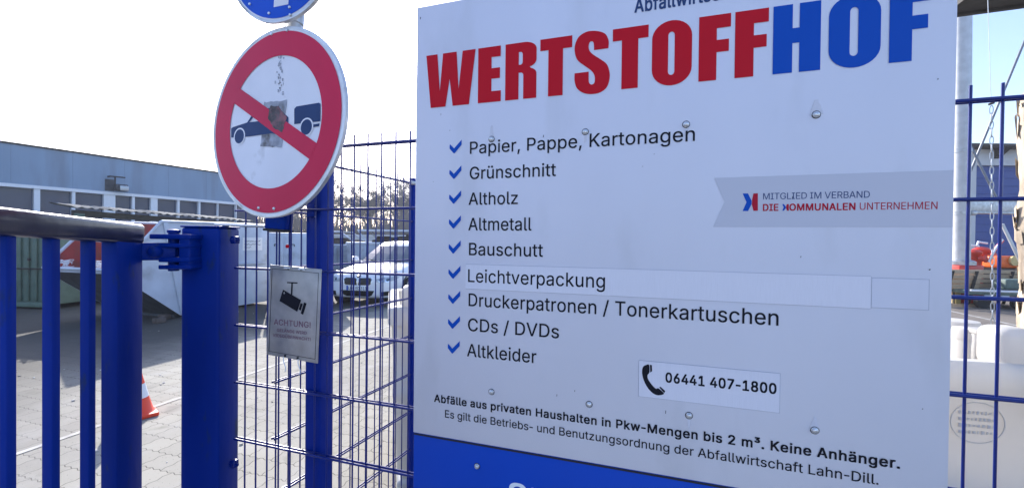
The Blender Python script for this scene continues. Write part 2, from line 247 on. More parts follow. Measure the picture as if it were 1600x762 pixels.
'k':(381,['110,137 110,212 121,212 284,379 360,379 184,199 177,199', '53,0 53,509 114,509 114,0', '294,0 148,186 191,229 372,0']),
'l':(189,['139,-2 112,0 91,8 74,20 62,37 55,59 53,84 53,509 114,509 114,99 114,83 117,71 120,62 126,57 135,53 146,52 160,53 170,54 181,3 162,-1']),
'm':(610,['53,0 53,379 112,379 112,295 108,295 114,314 122,331 132,346 144,358 158,368 172,376 187,382 203,385 219,386 245,383 268,375 287,361 303,342 314,320 321,295 312,295 318,312 326,329 337,343 350,356 364,366 381,375 398,381 417,385 437,386 458,385 478,380 497,372 514,361 529,346 541,328 550,307 555,283 557,255 557,0 496,0 496,254 493,279 485,298 473,313 456,323 438,329 419,330 402,329 387,326 374,320 363,312 353,302 345,290 340,277 336,263 335,247 335,0 274,0 274,260 272,280 265,297 253,311 238,322 220,328 199,330 185,329 171,326 158,320 145,312 135,302 126,289 119,274 115,257 114,238 114,0']),
'n':(410,['114,227 114,0 53,0 53,379 112,379 112,287 102,287 116,319 132,344 152,362 175,374 200,382 227,384 252,383 275,377 295,369 313,356 328,340 341,321 350,298 355,271 357,240 357,0 296,0 296,235 293,263 286,286 273,304 256,318 235,326 210,329 192,328 176,324 161,317 147,308 136,297 126,283 119,266 115,248']),
'o':(415,['207,-8 174,-5 144,3 117,16 93,35 72,58 56,85 44,116 37,150 34,187 37,225 44,260 56,291 72,318 93,341 117,360 144,374 174,382 207,384 241,382 271,374 299,360 323,341 343,318 359,291 371,260 379,225 381,187 379,150 371,116 359,85 343,58 323,35 299,16 271,3 241,-5', '207,46 231,49 252,55 270,66 285,80 298,97 307,117 314,139 318,163 319,187 318,212 314,236 307,258 298,278 285,296 270,310 252,321 231,328 207,330 184,328 163,321 145,310 130,296 118,278 108,258 102,236 98,212 96,187 98,163 102,139 108,117 118,97 130,80 145,66 163,55 184,49']),
'p':(424,['53,-143 53,379 112,379 112,319 118,319 137,346 147,355 158,364 171,373 188,379 207,383 229,384 259,382 287,374 313,361 335,342 354,320 370,293 381,261 388,227 390,189 388,151 381,116 370,84 355,57 336,34 313,16 288,3 260,-6 229,-8 208,-7 189,-3 173,4 159,12 147,21 138,31 118,59 114,59 114,-143', '220,47 242,49 262,55 279,66 294,80 306,97 316,117 323,139 327,163 328,189 327,215 323,239 316,261 307,281 295,298 280,311 262,322 243,328 220,330 198,328 178,322 161,312 147,299 134,282 125,263 118,241 114,216 113,189 114,162 118,138 125,115 135,95 147,78 162,65 179,55 198,49']),
'r':(259,['53,0 53,379 112,379 112,321 115,321 124,339 137,354 152,367 171,377 191,383 213,385 229,384 243,384 243,322 230,324 207,326 190,324 174,321 159,315 146,306 135,296 126,284 119,269 115,254 114,237 114,0']),
's':(365,['182,-8 157,-7 133,-3 112,3 93,12 76,24 62,38 50,54 41,73 36,94 94,107 101,87 111,72 124,60 141,52 160,47 181,45 206,47 227,53 244,62 258,74 265,88 268,103 266,115 262,126 254,136 243,144 229,150 212,155 149,170 118,180 92,192 72,208 58,227 50,249 47,274 49,295 55,314 65,332 79,347 95,360 115,370 137,378 161,383 187,384 212,383 234,379 254,372 271,363 286,352 299,339 309,324 318,308 324,290 268,277 262,291 254,304 243,316 228,325 210,331 187,333 166,331 147,326 131,317 119,305 111,292 109,277 110,264 115,253 124,243 136,235 152,229 172,223 229,209 261,200 287,187 306,171 320,153 328,131 331,107 329,85 323,65 312,47 298,31 281,18 260,6 236,-2 210,-7']),
't':(227,['204,379 204,327 6,327 6,379', '65,471 126,471 126,98 127,83 130,70 136,61 144,55 156,51 170,50 185,51 202,54 213,2 192,-3 168,-4 138,-1 113,7 92,21 77,41 68,64 65,93']),
'u':(410,['182,-5 158,-3 135,2 115,11 97,23 82,39 69,59 60,82 54,109 53,139 53,379 114,379 114,144 116,117 124,94 137,75 154,61 175,53 200,50 218,51 234,55 249,62 263,71 274,83 283,97 290,113 295,132 296,153 296,379 357,379 357,0 298,0 298,92 307,92 294,60 277,35 257,17 234,5 209,-3']),
'v':(389,['163,0 17,379 84,379 165,155 173,132 180,110 187,87 206,21 184,21 203,87 209,110 216,132 224,155 305,379 371,379 226,0']),
'w':(567,['138,0 23,379 87,379 133,214 154,137 161,107 168,75 175,41 165,41 172,74 179,105 186,135 206,214 252,379 316,379 362,214 382,136 388,106 395,75 402,41 391,41 399,75 406,106 413,135 434,214 480,379 545,379 429,0 368,0 319,172 305,225 291,280 277,338 291,338 277,280 263,225 248,172 199,0']),
'z':(380,['42,0 42,46 254,320 254,323 48,323 48,379 333,379 333,331 126,60 126,56 339,56 339,0']),
'³':(309,['155,302 133,303 113,307 94,312 77,320 63,329 51,341 42,354 36,368 34,383 94,383 97,374 103,366 113,360 126,354 140,351 156,350 173,352 187,355 200,362 209,370 214,380 216,392 214,403 208,413 198,422 184,429 166,433 146,434 115,434 115,473 195,534 195,535 50,535 50,583 266,583 266,541 154,453 154,466 178,467 199,466 219,461 236,453 251,444 263,432 271,418 277,403 278,387 276,371 271,356 262,342 250,330 236,320 218,313 199,307 178,303']),
'Ä':(480,['16,0 201,509 276,509 463,0 395,0 287,302 264,372 232,478 245,478 233,437 222,402 213,371 191,302 85,0', '110,142 110,199 370,199 370,142', '312,572 301,574 292,577 283,584 276,592 272,602 271,612 272,623 276,633 283,641 292,648 301,651 312,653 322,651 332,648 340,641 347,633 351,623 352,612 351,602 347,592 340,584 332,577 322,574', '168,572 157,574 148,577 139,584 133,592 129,602 127,612 129,623 133,633 139,641 148,648 157,651 168,653 179,651 188,648 196,641 203,633 207,623 208,612 207,602 203,592 196,584 188,577 179,574']),
'Ü':(517,['259,-8 220,-6 186,2 154,15 126,33 103,55 85,80 71,108 63,140 60,173 60,509 124,509 124,178 126,155 132,133 141,113 153,95 169,80 187,68 208,59 232,53 259,52 285,53 309,59 331,68 349,80 364,95 377,113 385,133 391,155 393,178 393,509 457,509 457,173 454,140 446,108 433,80 414,55 391,33 363,15 332,2 297,-6', '331,572 320,574 311,577 302,584 296,592 292,602 290,612 292,623 296,633 302,641 311,648 320,651 331,653 341,651 351,648 359,641 366,633 370,623 371,612 370,602 366,592 359,584 351,577 341,574', '187,572 176,574 167,577 158,584 152,592 148,602 146,612 148,623 152,633 158,641 167,648 176,651 187,653 198,651 207,648 216,641 222,633 226,623 227,612 226,602 222,592 216,584 207,577 198,574']),
'ä':(389,['160,-9 137,-7 115,-3 94,5 76,15 60,29 48,45 38,63 32,84 30,108 32,128 36,146 43,161 53,174 64,184 78,193 92,200 108,206 125,211 178,220 234,227 247,229 257,231 265,235 271,240 274,246 276,255 276,257 275,272 272,285 267,297 260,307 251,315 240,322 227,327 212,330 196,331 178,330 163,327 149,322 137,316 127,309 118,301 110,292 104,283 100,274 41,291 51,313 64,331 79,346 95,358 114,368 133,375 153,380 173,383 194,384 208,384 223,382 239,379 255,375 271,369 286,360 300,350 312,336 322,320 330,301 335,278 337,251 337,0 277,0 277,52 272,52 267,43 260,34 252,25 242,16 229,8 215,1 199,-4 181,-7', '170,45 192,47 211,51 228,59 242,68 254,80 263,93 270,108 274,122 276,138 276,190 259,182 231,176 200,171 175,168 161,166 147,163 134,159 122,153 112,147 103,139 97,130 93,118 92,105 93,93 96,82 102,72 109,64 119,57 130,52 142,48 156,46', '261,443 251,444 241,448 233,455 226,463 222,472 221,483 222,494 226,503 233,512 241,518 251,522 261,523 272,522 281,518 290,512 296,503 300,494 301,483 300,472 296,463 290,455 281,448 272,444', '117,443 107,444 97,448 89,455 82,463 78,472 77,483 78,494 82,503 89,512 97,518 107,522 117,523 128,522 138,518 146,512 152,503 156,494 158,483 156,472 152,463 146,455 138,448 128,444']),
'ü':(410,['182,-5 158,-3 135,2 115,11 97,23 82,39 69,59 60,82 54,109 53,139 53,379 114,379 114,144 116,117 124,94 137,75 154,61 175,53 200,50 218,51 234,55 249,62 263,71 274,83 283,97 290,113 295,132 296,153 296,379 357,379 357,0 298,0 298,92 307,92 294,60 277,35 257,17 234,5 209,-3', '277,443 266,444 257,448 248,455 242,463 238,472 236,483 238,494 242,503 248,512 257,518 266,522 277,523 287,522 297,518 305,512 312,503 316,494 317,483 316,472 312,463 305,455 297,448 287,444', '133,443 123,444 113,448 104,455 98,463 94,472 93,483 94,494 98,503 104,512 113,518 123,522 133,523 144,522 153,518 162,512 168,503 172,494 173,483 172,472 168,463 162,455 153,448 144,444']),
}
_TRI = {}
def glyph_tris(ch):
    """triangles of one glyph, strokes united by the non-zero winding rule"""
    if ch not in _TRI:
        cs = [[tuple(float(t) for t in q.split(',')) for q in c.split(' ')] for c in GLYPHS[ch][1]]
        vs = [Vector(q) for c in cs for q in c]; es = []; k = 0
        for c in cs:
            es += [(k + i, k + (i + 1) % len(c)) for i in range(len(c))]; k += len(c)
        tri = []
        if vs:
            ov, _, of = delaunay_2d_cdt(vs, es, [], 0, 1e-4)[:3]
            for f in of:
                x = sum(ov[t].x for t in f) / len(f); y = sum(ov[t].y for t in f) / len(f); w = 0
                for c in cs:
                    for q in range(len(c)):
                        (x0, y0), (x1, y1) = c[q - 1], c[q]
                        if (y0 > y) != (y1 > y) and x < (x1 - x0) * (y - y0) / (y1 - y0) + x0: w += 1 if y1 > y0 else -1
                if w: tri.append(tuple(f))
            _TRI[ch] = ([(v.x, v.y) for v in ov], tri)
        else: _TRI[ch] = ([], [])
    return _TRI[ch]
def lettering(name, fr, txt, a, b, cap, m, parent, bold=0.0, off=0.0008, spacing=1.0):
    """text from frame point a to frame point b (baseline ends), cap height in metres"""
    placed = []; x = 0
    for ch in txt:
        adv = GLYPHS[ch][0]; vs, tr = glyph_tris(ch)
        if ch == '-': x -= 70; adv -= 70
        placed.append((x, vs, tr)); x += (adv + bold * 900) * spacing
    used = [x + vs[t][0] for x, vs, tr in placed for f in tr for t in f]
    x0, x1 = min(used), max(used)
    d = Vector((b[0] - a[0], b[1] - a[1])); L = d.length; d.normalize()
    thick = bold > .004
    shifts = [(i * bold * 700, j * bold * 560) for i in (-1, 1) for j in (-1, 1)] if thick else [(0, 0)]
    sx = L / (x1 - x0); sy = cap / (509.0 + (bold * 560 if thick else 0)); m_ = MB()
    for k, (ox, oy) in enumerate(shifts):              # a heavier weight: the strokes doubled on thin layers
        for gx, vs, tr in placed:
            pts = []
            for (px_, py_) in vs:
                lx, ly = (gx + px_ - x0 + ox) * sx, (py_ + oy) * sy
                pts.append(fr.P(a[0] + d.x * lx - d.y * ly, a[1] + d.y * lx + d.x * ly, off + k * .00004))
            if tr: m_.add(pts, tr)
    return m_.build(name, m, parent)
def arc(cx, cy, rx, ry, a0, a1, n=8):
    return [(cx + rx * math.cos(rad(a0 + (a1 - a0) * i / n)), cy + ry * math.sin(rad(a0 + (a1 - a0) * i / n))) for i in range(n + 1)]
def smooth_poly(p, n=4, closed=True):
    out = []; L = len(p)
    for i in range(L):
        p0, p1, p2, p3 = p[i - 1], p[i], p[(i + 1) % L], p[(i + 2) % L]
        for k in range(n):
            t = k / n
            out.append(tuple(0.5 * (2 * b + (c - a) * t + (2 * a - 5 * b + 4 * c - d) * t * t + (3 * b - a - 3 * c + d) * t ** 3) for a, b, c, d in zip(p0, p1, p2, p3)))
    return out
random.seed(4)
Z3 = V(0, 0, 1)

# ------------------------------------------------------------------ materials
M_ = {}
M_['blue'] = mat('blue_paint', (0.0005, 0.020, 0.22), 0.42, var=0.12, vscale=6, bump=0.05, bscale=60, spec=0.15)
M_['gate_blue'] = mat('gate_blue_paint', (0.0002, 0.022, 0.21), 0.42, var=0.22, vscale=4, bump=0.08, bscale=45, spec=0.1, col2=(0.012, 0.03, 0.10), c2scale=26, c2lo=0.63, c2hi=0.72, stretch=(1, 1, 0.3))
M_['rail'] = mat('weathered_rail_paint', (0.012, 0.014, 0.03), 0.3, var=0.4, vscale=9, bump=0.12, bscale=30, coat=0.5)
M_['wire'] = mat('wire_blue', (0.0004, 0.013, 0.15), 0.3, var=0.15, vscale=20, spec=0.3, coat=0.25)
M_['column'] = mat('galvanised_column', (0.5, 0.52, 0.54), 0.45, 0.25, var=0.12, vscale=5)
M_['brace'] = mat('brace_steel', (0.16, 0.18, 0.22), 0.5, 0.2, var=0.15)
M_['galv'] = mat('galvanised_steel', (0.46, 0.48, 0.5), 0.42, 0.75, var=0.2, vscale=14, bump=0.05, bscale=60)
M_['screw'] = mat('zinc_screw', (0.6, 0.62, 0.65), 0.28, 0.8, var=0.25, vscale=200)
M_['panel'] = mat('white_sign_panel', (0.66, 0.665, 0.745), 0.38, var=0.03, vscale=2.2, col2=(0.50, 0.51, 0.55), c2scale=5, c2lo=0.56, c2hi=0.95, stretch=(1.4, 1, 0.45), spec=0.15)
M_['panel_blue'] = mat('blue_sign_panel', (0.001, 0.055, 0.42), 0.38, var=0.04, vscale=3, spec=0.15)
M_['ribbon'] = mat('grey_ribbon_print', (0.5, 0.51, 0.59), 0.4)
M_['sticker'] = mat('white_sticker_film', (0.685, 0.685, 0.765), 0.3, var=0.03, vscale=30, stretch=(40, 1, 1))
M_['ink'] = mat('black_print', (0.008, 0.009, 0.016), 0.5, spec=0.15)
M_['navy_ink'] = mat('navy_print', (0.03, 0.06, 0.17), 0.5, spec=0.15)
M_['red_ink'] = mat('red_print', (0.52, 0.004, 0.016), 0.45, spec=0.15)
M_['dark_red_ink'] = mat('dark_red_print', (0.42, 0.008, 0.03), 0.45, spec=0.15)
M_['blue_ink'] = mat('blue_print', (0.001, 0.068, 0.42), 0.45, spec=0.15)
M_['white_ink'] = mat('white_print', (0.75, 0.78, 0.82), 0.5, spec=0.15)
M_['seam'] = mat('dark_seam', (0.01, 0.011, 0.02), 0.7)
M_['sign_red'] = mat('faded_red_reflective', (0.58, 0.018, 0.07), 0.4, var=0.08, vscale=4, spec=0.15)
M_['sign_white'] = mat('white_reflective', (0.72, 0.72, 0.78), 0.4, var=0.05, vscale=6, col2=(0.4, 0.4, 0.42), c2scale=9, c2lo=0.68, c2hi=0.85)
M_['sign_navy'] = mat('faded_navy_reflective', (0.02, 0.045, 0.13), 0.45, var=0.15, spec=0.15)
M_['sign_blue'] = mat('blue_reflective', (0.01, 0.08, 0.52), 0.35, var=0.1, vscale=8, spec=0.15)
M_['alu'] = mat('sign_aluminium', (0.62, 0.63, 0.64), 0.4, 0.6, var=0.15, vscale=15, col2=(0.16, 0.14, 0.1), c2scale=12, c2lo=0.58, c2hi=0.8)
M_['glue'] = mat('old_glue_residue', (0.34, 0.36, 0.42), 0.7, var=0.4, vscale=30, col2=(0.08, 0.07, 0.06), c2scale=22, c2lo=0.5, c2hi=0.75)
M_['camplate'] = mat('scratched_plate', (0.42, 0.41, 0.40), 0.32, 0.45, var=0.25, vscale=9, col2=(0.16, 0.17, 0.19), c2scale=7, c2lo=0.5, c2hi=0.85, bump=0.04)
M_['faded_red'] = mat('faded_red_lettering', (0.2, 0.1, 0.14), 0.5)
M_['rubber'] = mat('rubber', (0.02, 0.02, 0.022), 0.8)
M_['cone_red'] = mat('cone_orange_red', (0.8, 0.06, 0.02), 0.5)
M_['white_plastic'] = mat('white_plastic', (0.66, 0.65, 0.63), 0.4, var=0.05, vscale=5, col2=(0.36, 0.345, 0.31), c2scale=4, c2lo=0.5, c2hi=0.85, stretch=(1, 1, 0.4), bump=0.05, bscale=15)
def make_translucent(m, col, fac):
    n = m.node_tree; p = n.nodes['Principled BSDF']; t = n.nodes.new('ShaderNodeBsdfTranslucent'); t.inputs[0].default_value = (*col, 1)
    x = n.nodes.new('ShaderNodeMixShader'); x.inputs[0].default_value = fac; out = [q for q in n.nodes if q.type == 'OUTPUT_MATERIAL'][0]
    n.links.new(p.outputs[0], x.inputs[1]); n.links.new(t.outputs[0], x.inputs[2]); n.links.new(x.outputs[0], out.inputs[0])
make_translucent(M_['white_plastic'], (0.9, 0.85, 0.76), 0.34)
M_['skip_grey'] = mat('grey_skip_paint', (0.52, 0.57, 0.65), 0.5, var=0.1, vscale=3, col2=(0.22, 0.22, 0.22), c2scale=2.2, c2lo=0.56, c2hi=0.85, bump=0.1, bscale=12)
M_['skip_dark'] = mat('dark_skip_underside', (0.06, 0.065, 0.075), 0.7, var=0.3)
M_['skip_red'] = mat('red_skip_paint', (0.33, 0.05, 0.045), 0.6, var=0.2, vscale=3, col2=(0.2, 0.06, 0.05), c2scale=4)
M_['skip_blue'] = mat('blue_grey_skip_paint', (0.27, 0.33, 0.42), 0.55, var=0.2, vscale=2, col2=(0.12, 0.13, 0.15), c2scale=3, c2lo=0.5, c2hi=0.8)
M_['green'] = mat('green_container_paint', (0.10, 0.155, 0.12), 0.6, var=0.25, vscale=3, col2=(0.05, 0.07, 0.055), c2scale=3, c2lo=0.5, c2hi=0.75)
M_['rust'] = mat('dark_scrap', (0.09, 0.07, 0.06), 0.8, var=0.5, vscale=8)
M_['paper'] = mat('paper_notice', (0.8, 0.8, 0.8), 0.7)
M_['fascia'] = mat('blue_grey_cladding', (0.235, 0.325, 0.44), 0.55, var=0.08, vscale=1.2, col2=(0.2, 0.255, 0.33), c2scale=1.5, stretch=(1, 1, 0.15))
M_['frame_white'] = mat('white_window_frame', (0.8, 0.82, 0.85), 0.5)
M_['window'] = mat('dark_window_glass', (0.05, 0.07, 0.12), 0.06, spec=0.4)
M_['wall_low'] = mat('pale_green_wall', (0.3, 0.36, 0.33), 0.7, var=0.15)
M_['brown'] = mat('dark_brown_timber', (0.045, 0.04, 0.035), 0.8, var=0.3)
M_['corr'] = mat('corrugated_fibre_cement', (0.17, 0.175, 0.17), 0.8, var=0.25)
M_['car'] = mat('white_car_paint', (0.74, 0.75, 0.78), 0.25, coat=0.6)
M_['car_black'] = mat('black_car_trim', (0.008, 0.008, 0.01), 0.35)
M_['car_glass'] = mat('car_glass', (0.05, 0.075, 0.1), 0.04, spec=0.7)
M_['lamp_lens'] = mat('headlamp_lens', (0.45, 0.48, 0.5), 0.12, 0.3)
M_['chrome'] = mat('chrome', (0.7, 0.72, 0.74), 0.12, 1.0)
M_['bark'] = mat('grey_bark', (0.1, 0.09, 0.085), 0.9, var=0.3)
M_['twig'] = mat('winter_twigs', (0.2, 0.185, 0.18), 0.9)
M_['brush'] = mat('bare_brush', (0.16, 0.15, 0.145), 0.95, var=0.3, vscale=0.6)
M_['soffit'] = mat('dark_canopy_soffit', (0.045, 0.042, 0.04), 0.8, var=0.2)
M_['beige'] = mat('pale_render_wall', (0.55, 0.56, 0.57), 0.7, var=0.05, vscale=1)
M_['door_blue'] = mat('blue_roller_door', (0.01, 0.05, 0.25), 0.5, var=0.1)
M_['red'] = mat('red_machine_paint', (0.5, 0.035, 0.02), 0.4, var=0.15, vscale=8)
M_['orange'] = mat('orange_machine_paint', (0.75, 0.14, 0.02), 0.4, var=0.1)
M_['timber'] = mat('sunbleached_timber', (0.46, 0.34, 0.22), 0.7, var=0.2, vscale=10, stretch=(1, 1, 8))
M_['yellow'] = mat('pale_yellow_wood', (0.6, 0.48, 0.22), 0.7, var=0.1)
M_['trailer'] = mat('green_grey_trailer', (0.12, 0.17, 0.15), 0.6, var=0.25)
M_['log'] = mat('peeling_log_wood', (0.5, 0.42, 0.32), 0.85, var=0.3, vscale=14, col2=(0.15, 0.11, 0.08), c2scale=9, c2lo=0.5, c2hi=0.68, bump=0.7, bscale=30, stretch=(1, 1, 0.35))
M_['log_dark'] = mat('dark_log_sleeve', (0.1, 0.085, 0.07), 0.95, var=0.4, vscale=25, bump=1.0, bscale=50)
M_['leaf'] = mat('weed_leaf', (0.09, 0.11, 0.035), 0.7, var=0.4, vscale=10)
M_['hill'] = mat('wooded_hill', (0.035, 0.045, 0.05), 1.0, var=0.3, vscale=0.05)

def ground_mat(name, pavers):
    m = bpy.data.materials.new(name); m.use_nodes = True
    n = m.node_tree; p = n.nodes['Principled BSDF']; L = n.links.new
    p.inputs['Roughness'].default_value = 0.85; p.inputs['Specular IOR Level'].default_value = 0.25
    geo = n.nodes.new('ShaderNodeNewGeometry')
    mp = n.nodes.new('ShaderNodeMapping'); mp.inputs['Rotation'].default_value = (0, 0, rad(17)); L(geo.outputs['Position'], mp.inputs[0])
    def noise(sc, det=4, src=None):
        t = n.nodes.new('ShaderNodeTexNoise'); t.inputs['Scale'].default_value = sc; t.inputs['Detail'].default_value = det
        L(src or geo.outputs['Position'], t.inputs['Vector']); return t
    def mix(a, b, fac, mode='MIX'):
        x = n.nodes.new('ShaderNodeMix'); x.data_type = 'RGBA'; x.blend_type = mode
        for s, v in ((x.inputs[6], a), (x.inputs[7], b), (x.inputs[0], fac)):
            if isinstance(v, tuple): s.default_value = (*v, 1)
            elif isinstance(v, float): s.default_value = v
            else: L(v, s)
        return x.outputs[2]
    def rng(src, a, b, c=0.0, d=1.0):
        q = n.nodes.new('ShaderNodeMapRange'); q.inputs[1].default_value = a; q.inputs[2].default_value = b; q.inputs[3].default_value = c; q.inputs[4].default_value = d
        L(src, q.inputs[0]); return q.outputs[0]
    if pavers:
        # interlocking stones: the joints zig-zag
        sx = n.nodes.new('ShaderNodeSeparateXYZ'); L(mp.outputs[0], sx.inputs[0])
        def tri(src, per, amp):
            a = n.nodes.new('ShaderNodeMath'); a.operation = 'PINGPONG'; L(src, a.inputs[0]); a.inputs[1].default_value = per
            c = n.nodes.new('ShaderNodeMath'); c.operation = 'MULTIPLY'; L(a.outputs[0], c.inputs[0]); c.inputs[1].default_value = amp; return c.outputs[0]
        ax = n.nodes.new('ShaderNodeMath'); L(sx.outputs[0], ax.inputs[0]); L(tri(sx.outputs[1], 0.041, 0.36), ax.inputs[1])
        ay = n.nodes.new('ShaderNodeMath'); L(sx.outputs[1], ay.inputs[0]); L(tri(sx.outputs[0], 0.034, 0.42), ay.inputs[1])
        cb = n.nodes.new('ShaderNodeCombineXYZ'); L(ax.outputs[0], cb.inputs[0]); L(ay.outputs[0], cb.inputs[1])
        br = n.nodes.new('ShaderNodeTexBrick'); L(cb.outputs[0], br.inputs['Vector'])
        br.inputs['Scale'].default_value = 1.0; br.inputs['Brick Width'].default_value = 0.2; br.inputs['Row Height'].default_value = 0.165
        br.inputs['Mortar Size'].default_value = 0.0034; br.inputs['Mortar Smooth'].default_value = 0.3; br.offset = 0.5
        br.inputs['Color1'].default_value = (0.335, 0.315, 0.265, 1); br.inputs['Color2'].default_value = (0.285, 0.268, 0.228, 1)
        br.inputs['Mortar'].default_value = (0.1, 0.09, 0.075, 1)
        c = mix(br.outputs['Color'], (0.17, 0.16, 0.15), rng(noise(0.55, 6).outputs[0], 0.45, 0.75, 0, 0.75))
        c = mix(c, (0.37, 0.355, 0.33), rng(noise(3.0, 5).outputs[0], 0.5, 0.75, 0, 0.5))
        c = mix(c, (0.09, 0.085, 0.075), rng(noise(60, 2).outputs[0], 0.66, 0.72, 0, 0.7))
        c = mix(c, (0.13, 0.12, 0.105), rng(noise(1.7, 3).outputs[0], 0.62, 0.70, 0, 0.55))
        c = mix(c, (0.07, 0.075, 0.04), rng(noise(4.2, 6).outputs[0], 0.60, 0.72, 0, 0.35))
        # dirt along the row of skips, with their shade painted into the colour
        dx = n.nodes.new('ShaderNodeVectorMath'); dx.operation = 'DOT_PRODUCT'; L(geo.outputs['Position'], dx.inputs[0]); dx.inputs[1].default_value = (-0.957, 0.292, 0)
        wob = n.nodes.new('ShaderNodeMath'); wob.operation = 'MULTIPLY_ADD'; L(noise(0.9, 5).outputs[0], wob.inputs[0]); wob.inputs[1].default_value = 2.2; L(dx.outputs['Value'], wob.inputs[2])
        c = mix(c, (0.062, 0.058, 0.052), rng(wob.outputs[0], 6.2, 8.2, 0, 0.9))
        b = n.nodes.new('ShaderNodeBump'); b.inputs['Strength'].default_value = 0.5; b.inputs['Distance'].default_value = 0.006
        inv = n.nodes.new('ShaderNodeMath'); inv.operation = 'SUBTRACT'; inv.inputs[0].default_value = 1; L(br.outputs['Fac'], inv.inputs[1])
        ad = n.nodes.new('ShaderNodeMath'); L(inv.outputs[0], ad.inputs[0]); L(rng(noise(120, 3).outputs[0], 0, 1, 0, 0.5), ad.inputs[1])
        L(ad.outputs[0], b.inputs['Height']); L(b.outputs[0], p.inputs['Normal'])
    else:
        c = mix((0.2, 0.175, 0.15), (0.13, 0.115, 0.1), rng(noise(0.8, 6).outputs[0], 0.4, 0.7))
        c = mix(c, (0.3, 0.27, 0.23), rng(noise(150, 2).outputs[0], 0.55, 0.75, 0, 0.6))
        b = n.nodes.new('ShaderNodeBump'); b.inputs['Strength'].default_value = 0.4; b.inputs['Distance'].default_value = 0.004
        L(noise(200, 2).outputs[0], b.inputs['Height']); L(b.outputs[0], p.inputs['Normal'])
    L(c, p.inputs['Base Color'])
    return m
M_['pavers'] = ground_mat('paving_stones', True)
M_['asphalt'] = ground_mat('worn_asphalt', False)
M_['line'] = mat('worn_white_line', (0.46, 0.45, 0.42), 0.8, var=0.15, vscale=6, col2=(0.3, 0.285, 0.26), c2scale=9, c2lo=0.4, c2hi=0.62)

# ------------------------------------------------------------------ setting
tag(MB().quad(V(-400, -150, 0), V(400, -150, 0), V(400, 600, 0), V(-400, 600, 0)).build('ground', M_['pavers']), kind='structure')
A0 = V(3.2, 2.2, 0.004)
tag(MB().add([V(3.0, 3.2, 0.004), V(60, -14, 0.004), V(60, 60, 0.004), V(7.5, 60, 0.004)], [(0, 1, 2, 3)]).build('asphalt_lane', M_['asphalt']), kind='structure')
def ground_line(a, b, w, z):
    d = (b - a).normalized(); s = V(-d.y, d.x, 0) * (w / 2)
    return MB().quad(a - s + Z3 * z, b - s + Z3 * z, b + s + Z3 * z, a + s + Z3 * z)
g1, g2 = ground(23, 710), ground(460, 560); dd = (g2 - g1).normalized()
tag(ground_line(g1 - dd * 6, g1 + dd * 30, 0.05, 0.004).build('white_line', M_['line']), kind='structure')
g1, g2 = ground(1512, 492), ground(1590, 509); dd = (g2 - g1).normalized()
tag(ground_line(g1 - dd * 9, g2 + dd * 8, 0.09, 0.008).build('lane_line', M_['line']), kind='structure')
# low wooded hills all round the horizon
hm = MB(); N = 96; rows = []
for j, (R, f) in enumerate(((330, 0), (420, .55), (520, 1.0), (640, .5))):
    rows.append([V(R * math.sin(2 * math.pi * k / N), R * math.cos(2 * math.pi * k / N),
        -1 + f * (11 + 5 * math.sin(k * .41 + 1) + 4 * math.sin(k * .97) + 2 * math.sin(k * 2.3))) for k in range(N)])
hm.add([v for r in rows for v in r], [(j * N + k, j * N + (k + 1) % N, (j + 1) * N + (k + 1) % N, (j + 1) * N + k) for j in range(3) for k in range(N)], True)
tag(hm.build('hills', M_['hill']), kind='structure')

# ------------------------------------------------------------------ fence frame of reference
FD = V(math.cos(YAW), -math.sin(YAW), 0)            # along the fence, to the right
FN = V(-math.sin(YAW), -math.cos(YAW), 0)           # towards the street
FENCE_D = 1.080
fence = Frame(CAM - FN * FENCE_D - Z3 * EYE, FD, Z3)   # b = height above ground
board = Frame(CAM - FN * (FENCE_D - 0.075) - Z3 * EYE, FD, Z3)
ZF = [1.893 - 0.2 * i for i in range(10)]

def mesh_panel(root, fr, a0, a1, name_v='vertical_wires', name_h='horizontal_wires', ph=0.0, step=0.05, ztop=1.925, zlow=0.05):
    v = MB(); n0 = math.ceil((a0 - ph) / step); k = n0
    while ph + k * step <= a1 + 1e-6:
        a = ph + k * step
        v.tube([fr.P(a, zlow), fr.P(a, ztop)], 0.0028, 8); k += 1
    h = v
    for z in ZF:
        for s in (-1, 1): h.tube([fr.P(a0 - .01, z, s * 0.0068), fr.P(a1 + .01, z, s * 0.0068)], 0.0038, 10)
    h.build('wire_mesh', M_['wire'], root)

# gate post -----------------------------------------------------------------
PW = 0.122; phi = rad(-5)
PX = V(math.cos(phi), -math.sin(phi), 0); PN = V(-math.sin(phi), -math.cos(phi), 0)
corner = at(342, 450, 1.385); corner.z = 0           # front right corner
pc = corner - PX * (PW / 2) - PN * (PW / 2)
PT = 1.632
gp = thing('gate_post', pc, 'thick square blue steel gate post with hinge bracket beside the gate leaf', 'post')
MB().bbox(pc + Z3 * (PT / 2), (PW, PW, PT), (PX, PN, Z3), 0.009, 3).build('shaft', M_['gate_blue'], gp)
MB().bbox(pc + Z3 * (PT + 0.003), (PW + 0.004, PW + 0.004, 0.006), (PX, PN, Z3), 0.003).build('cap', M_['gate_blue'], gp)
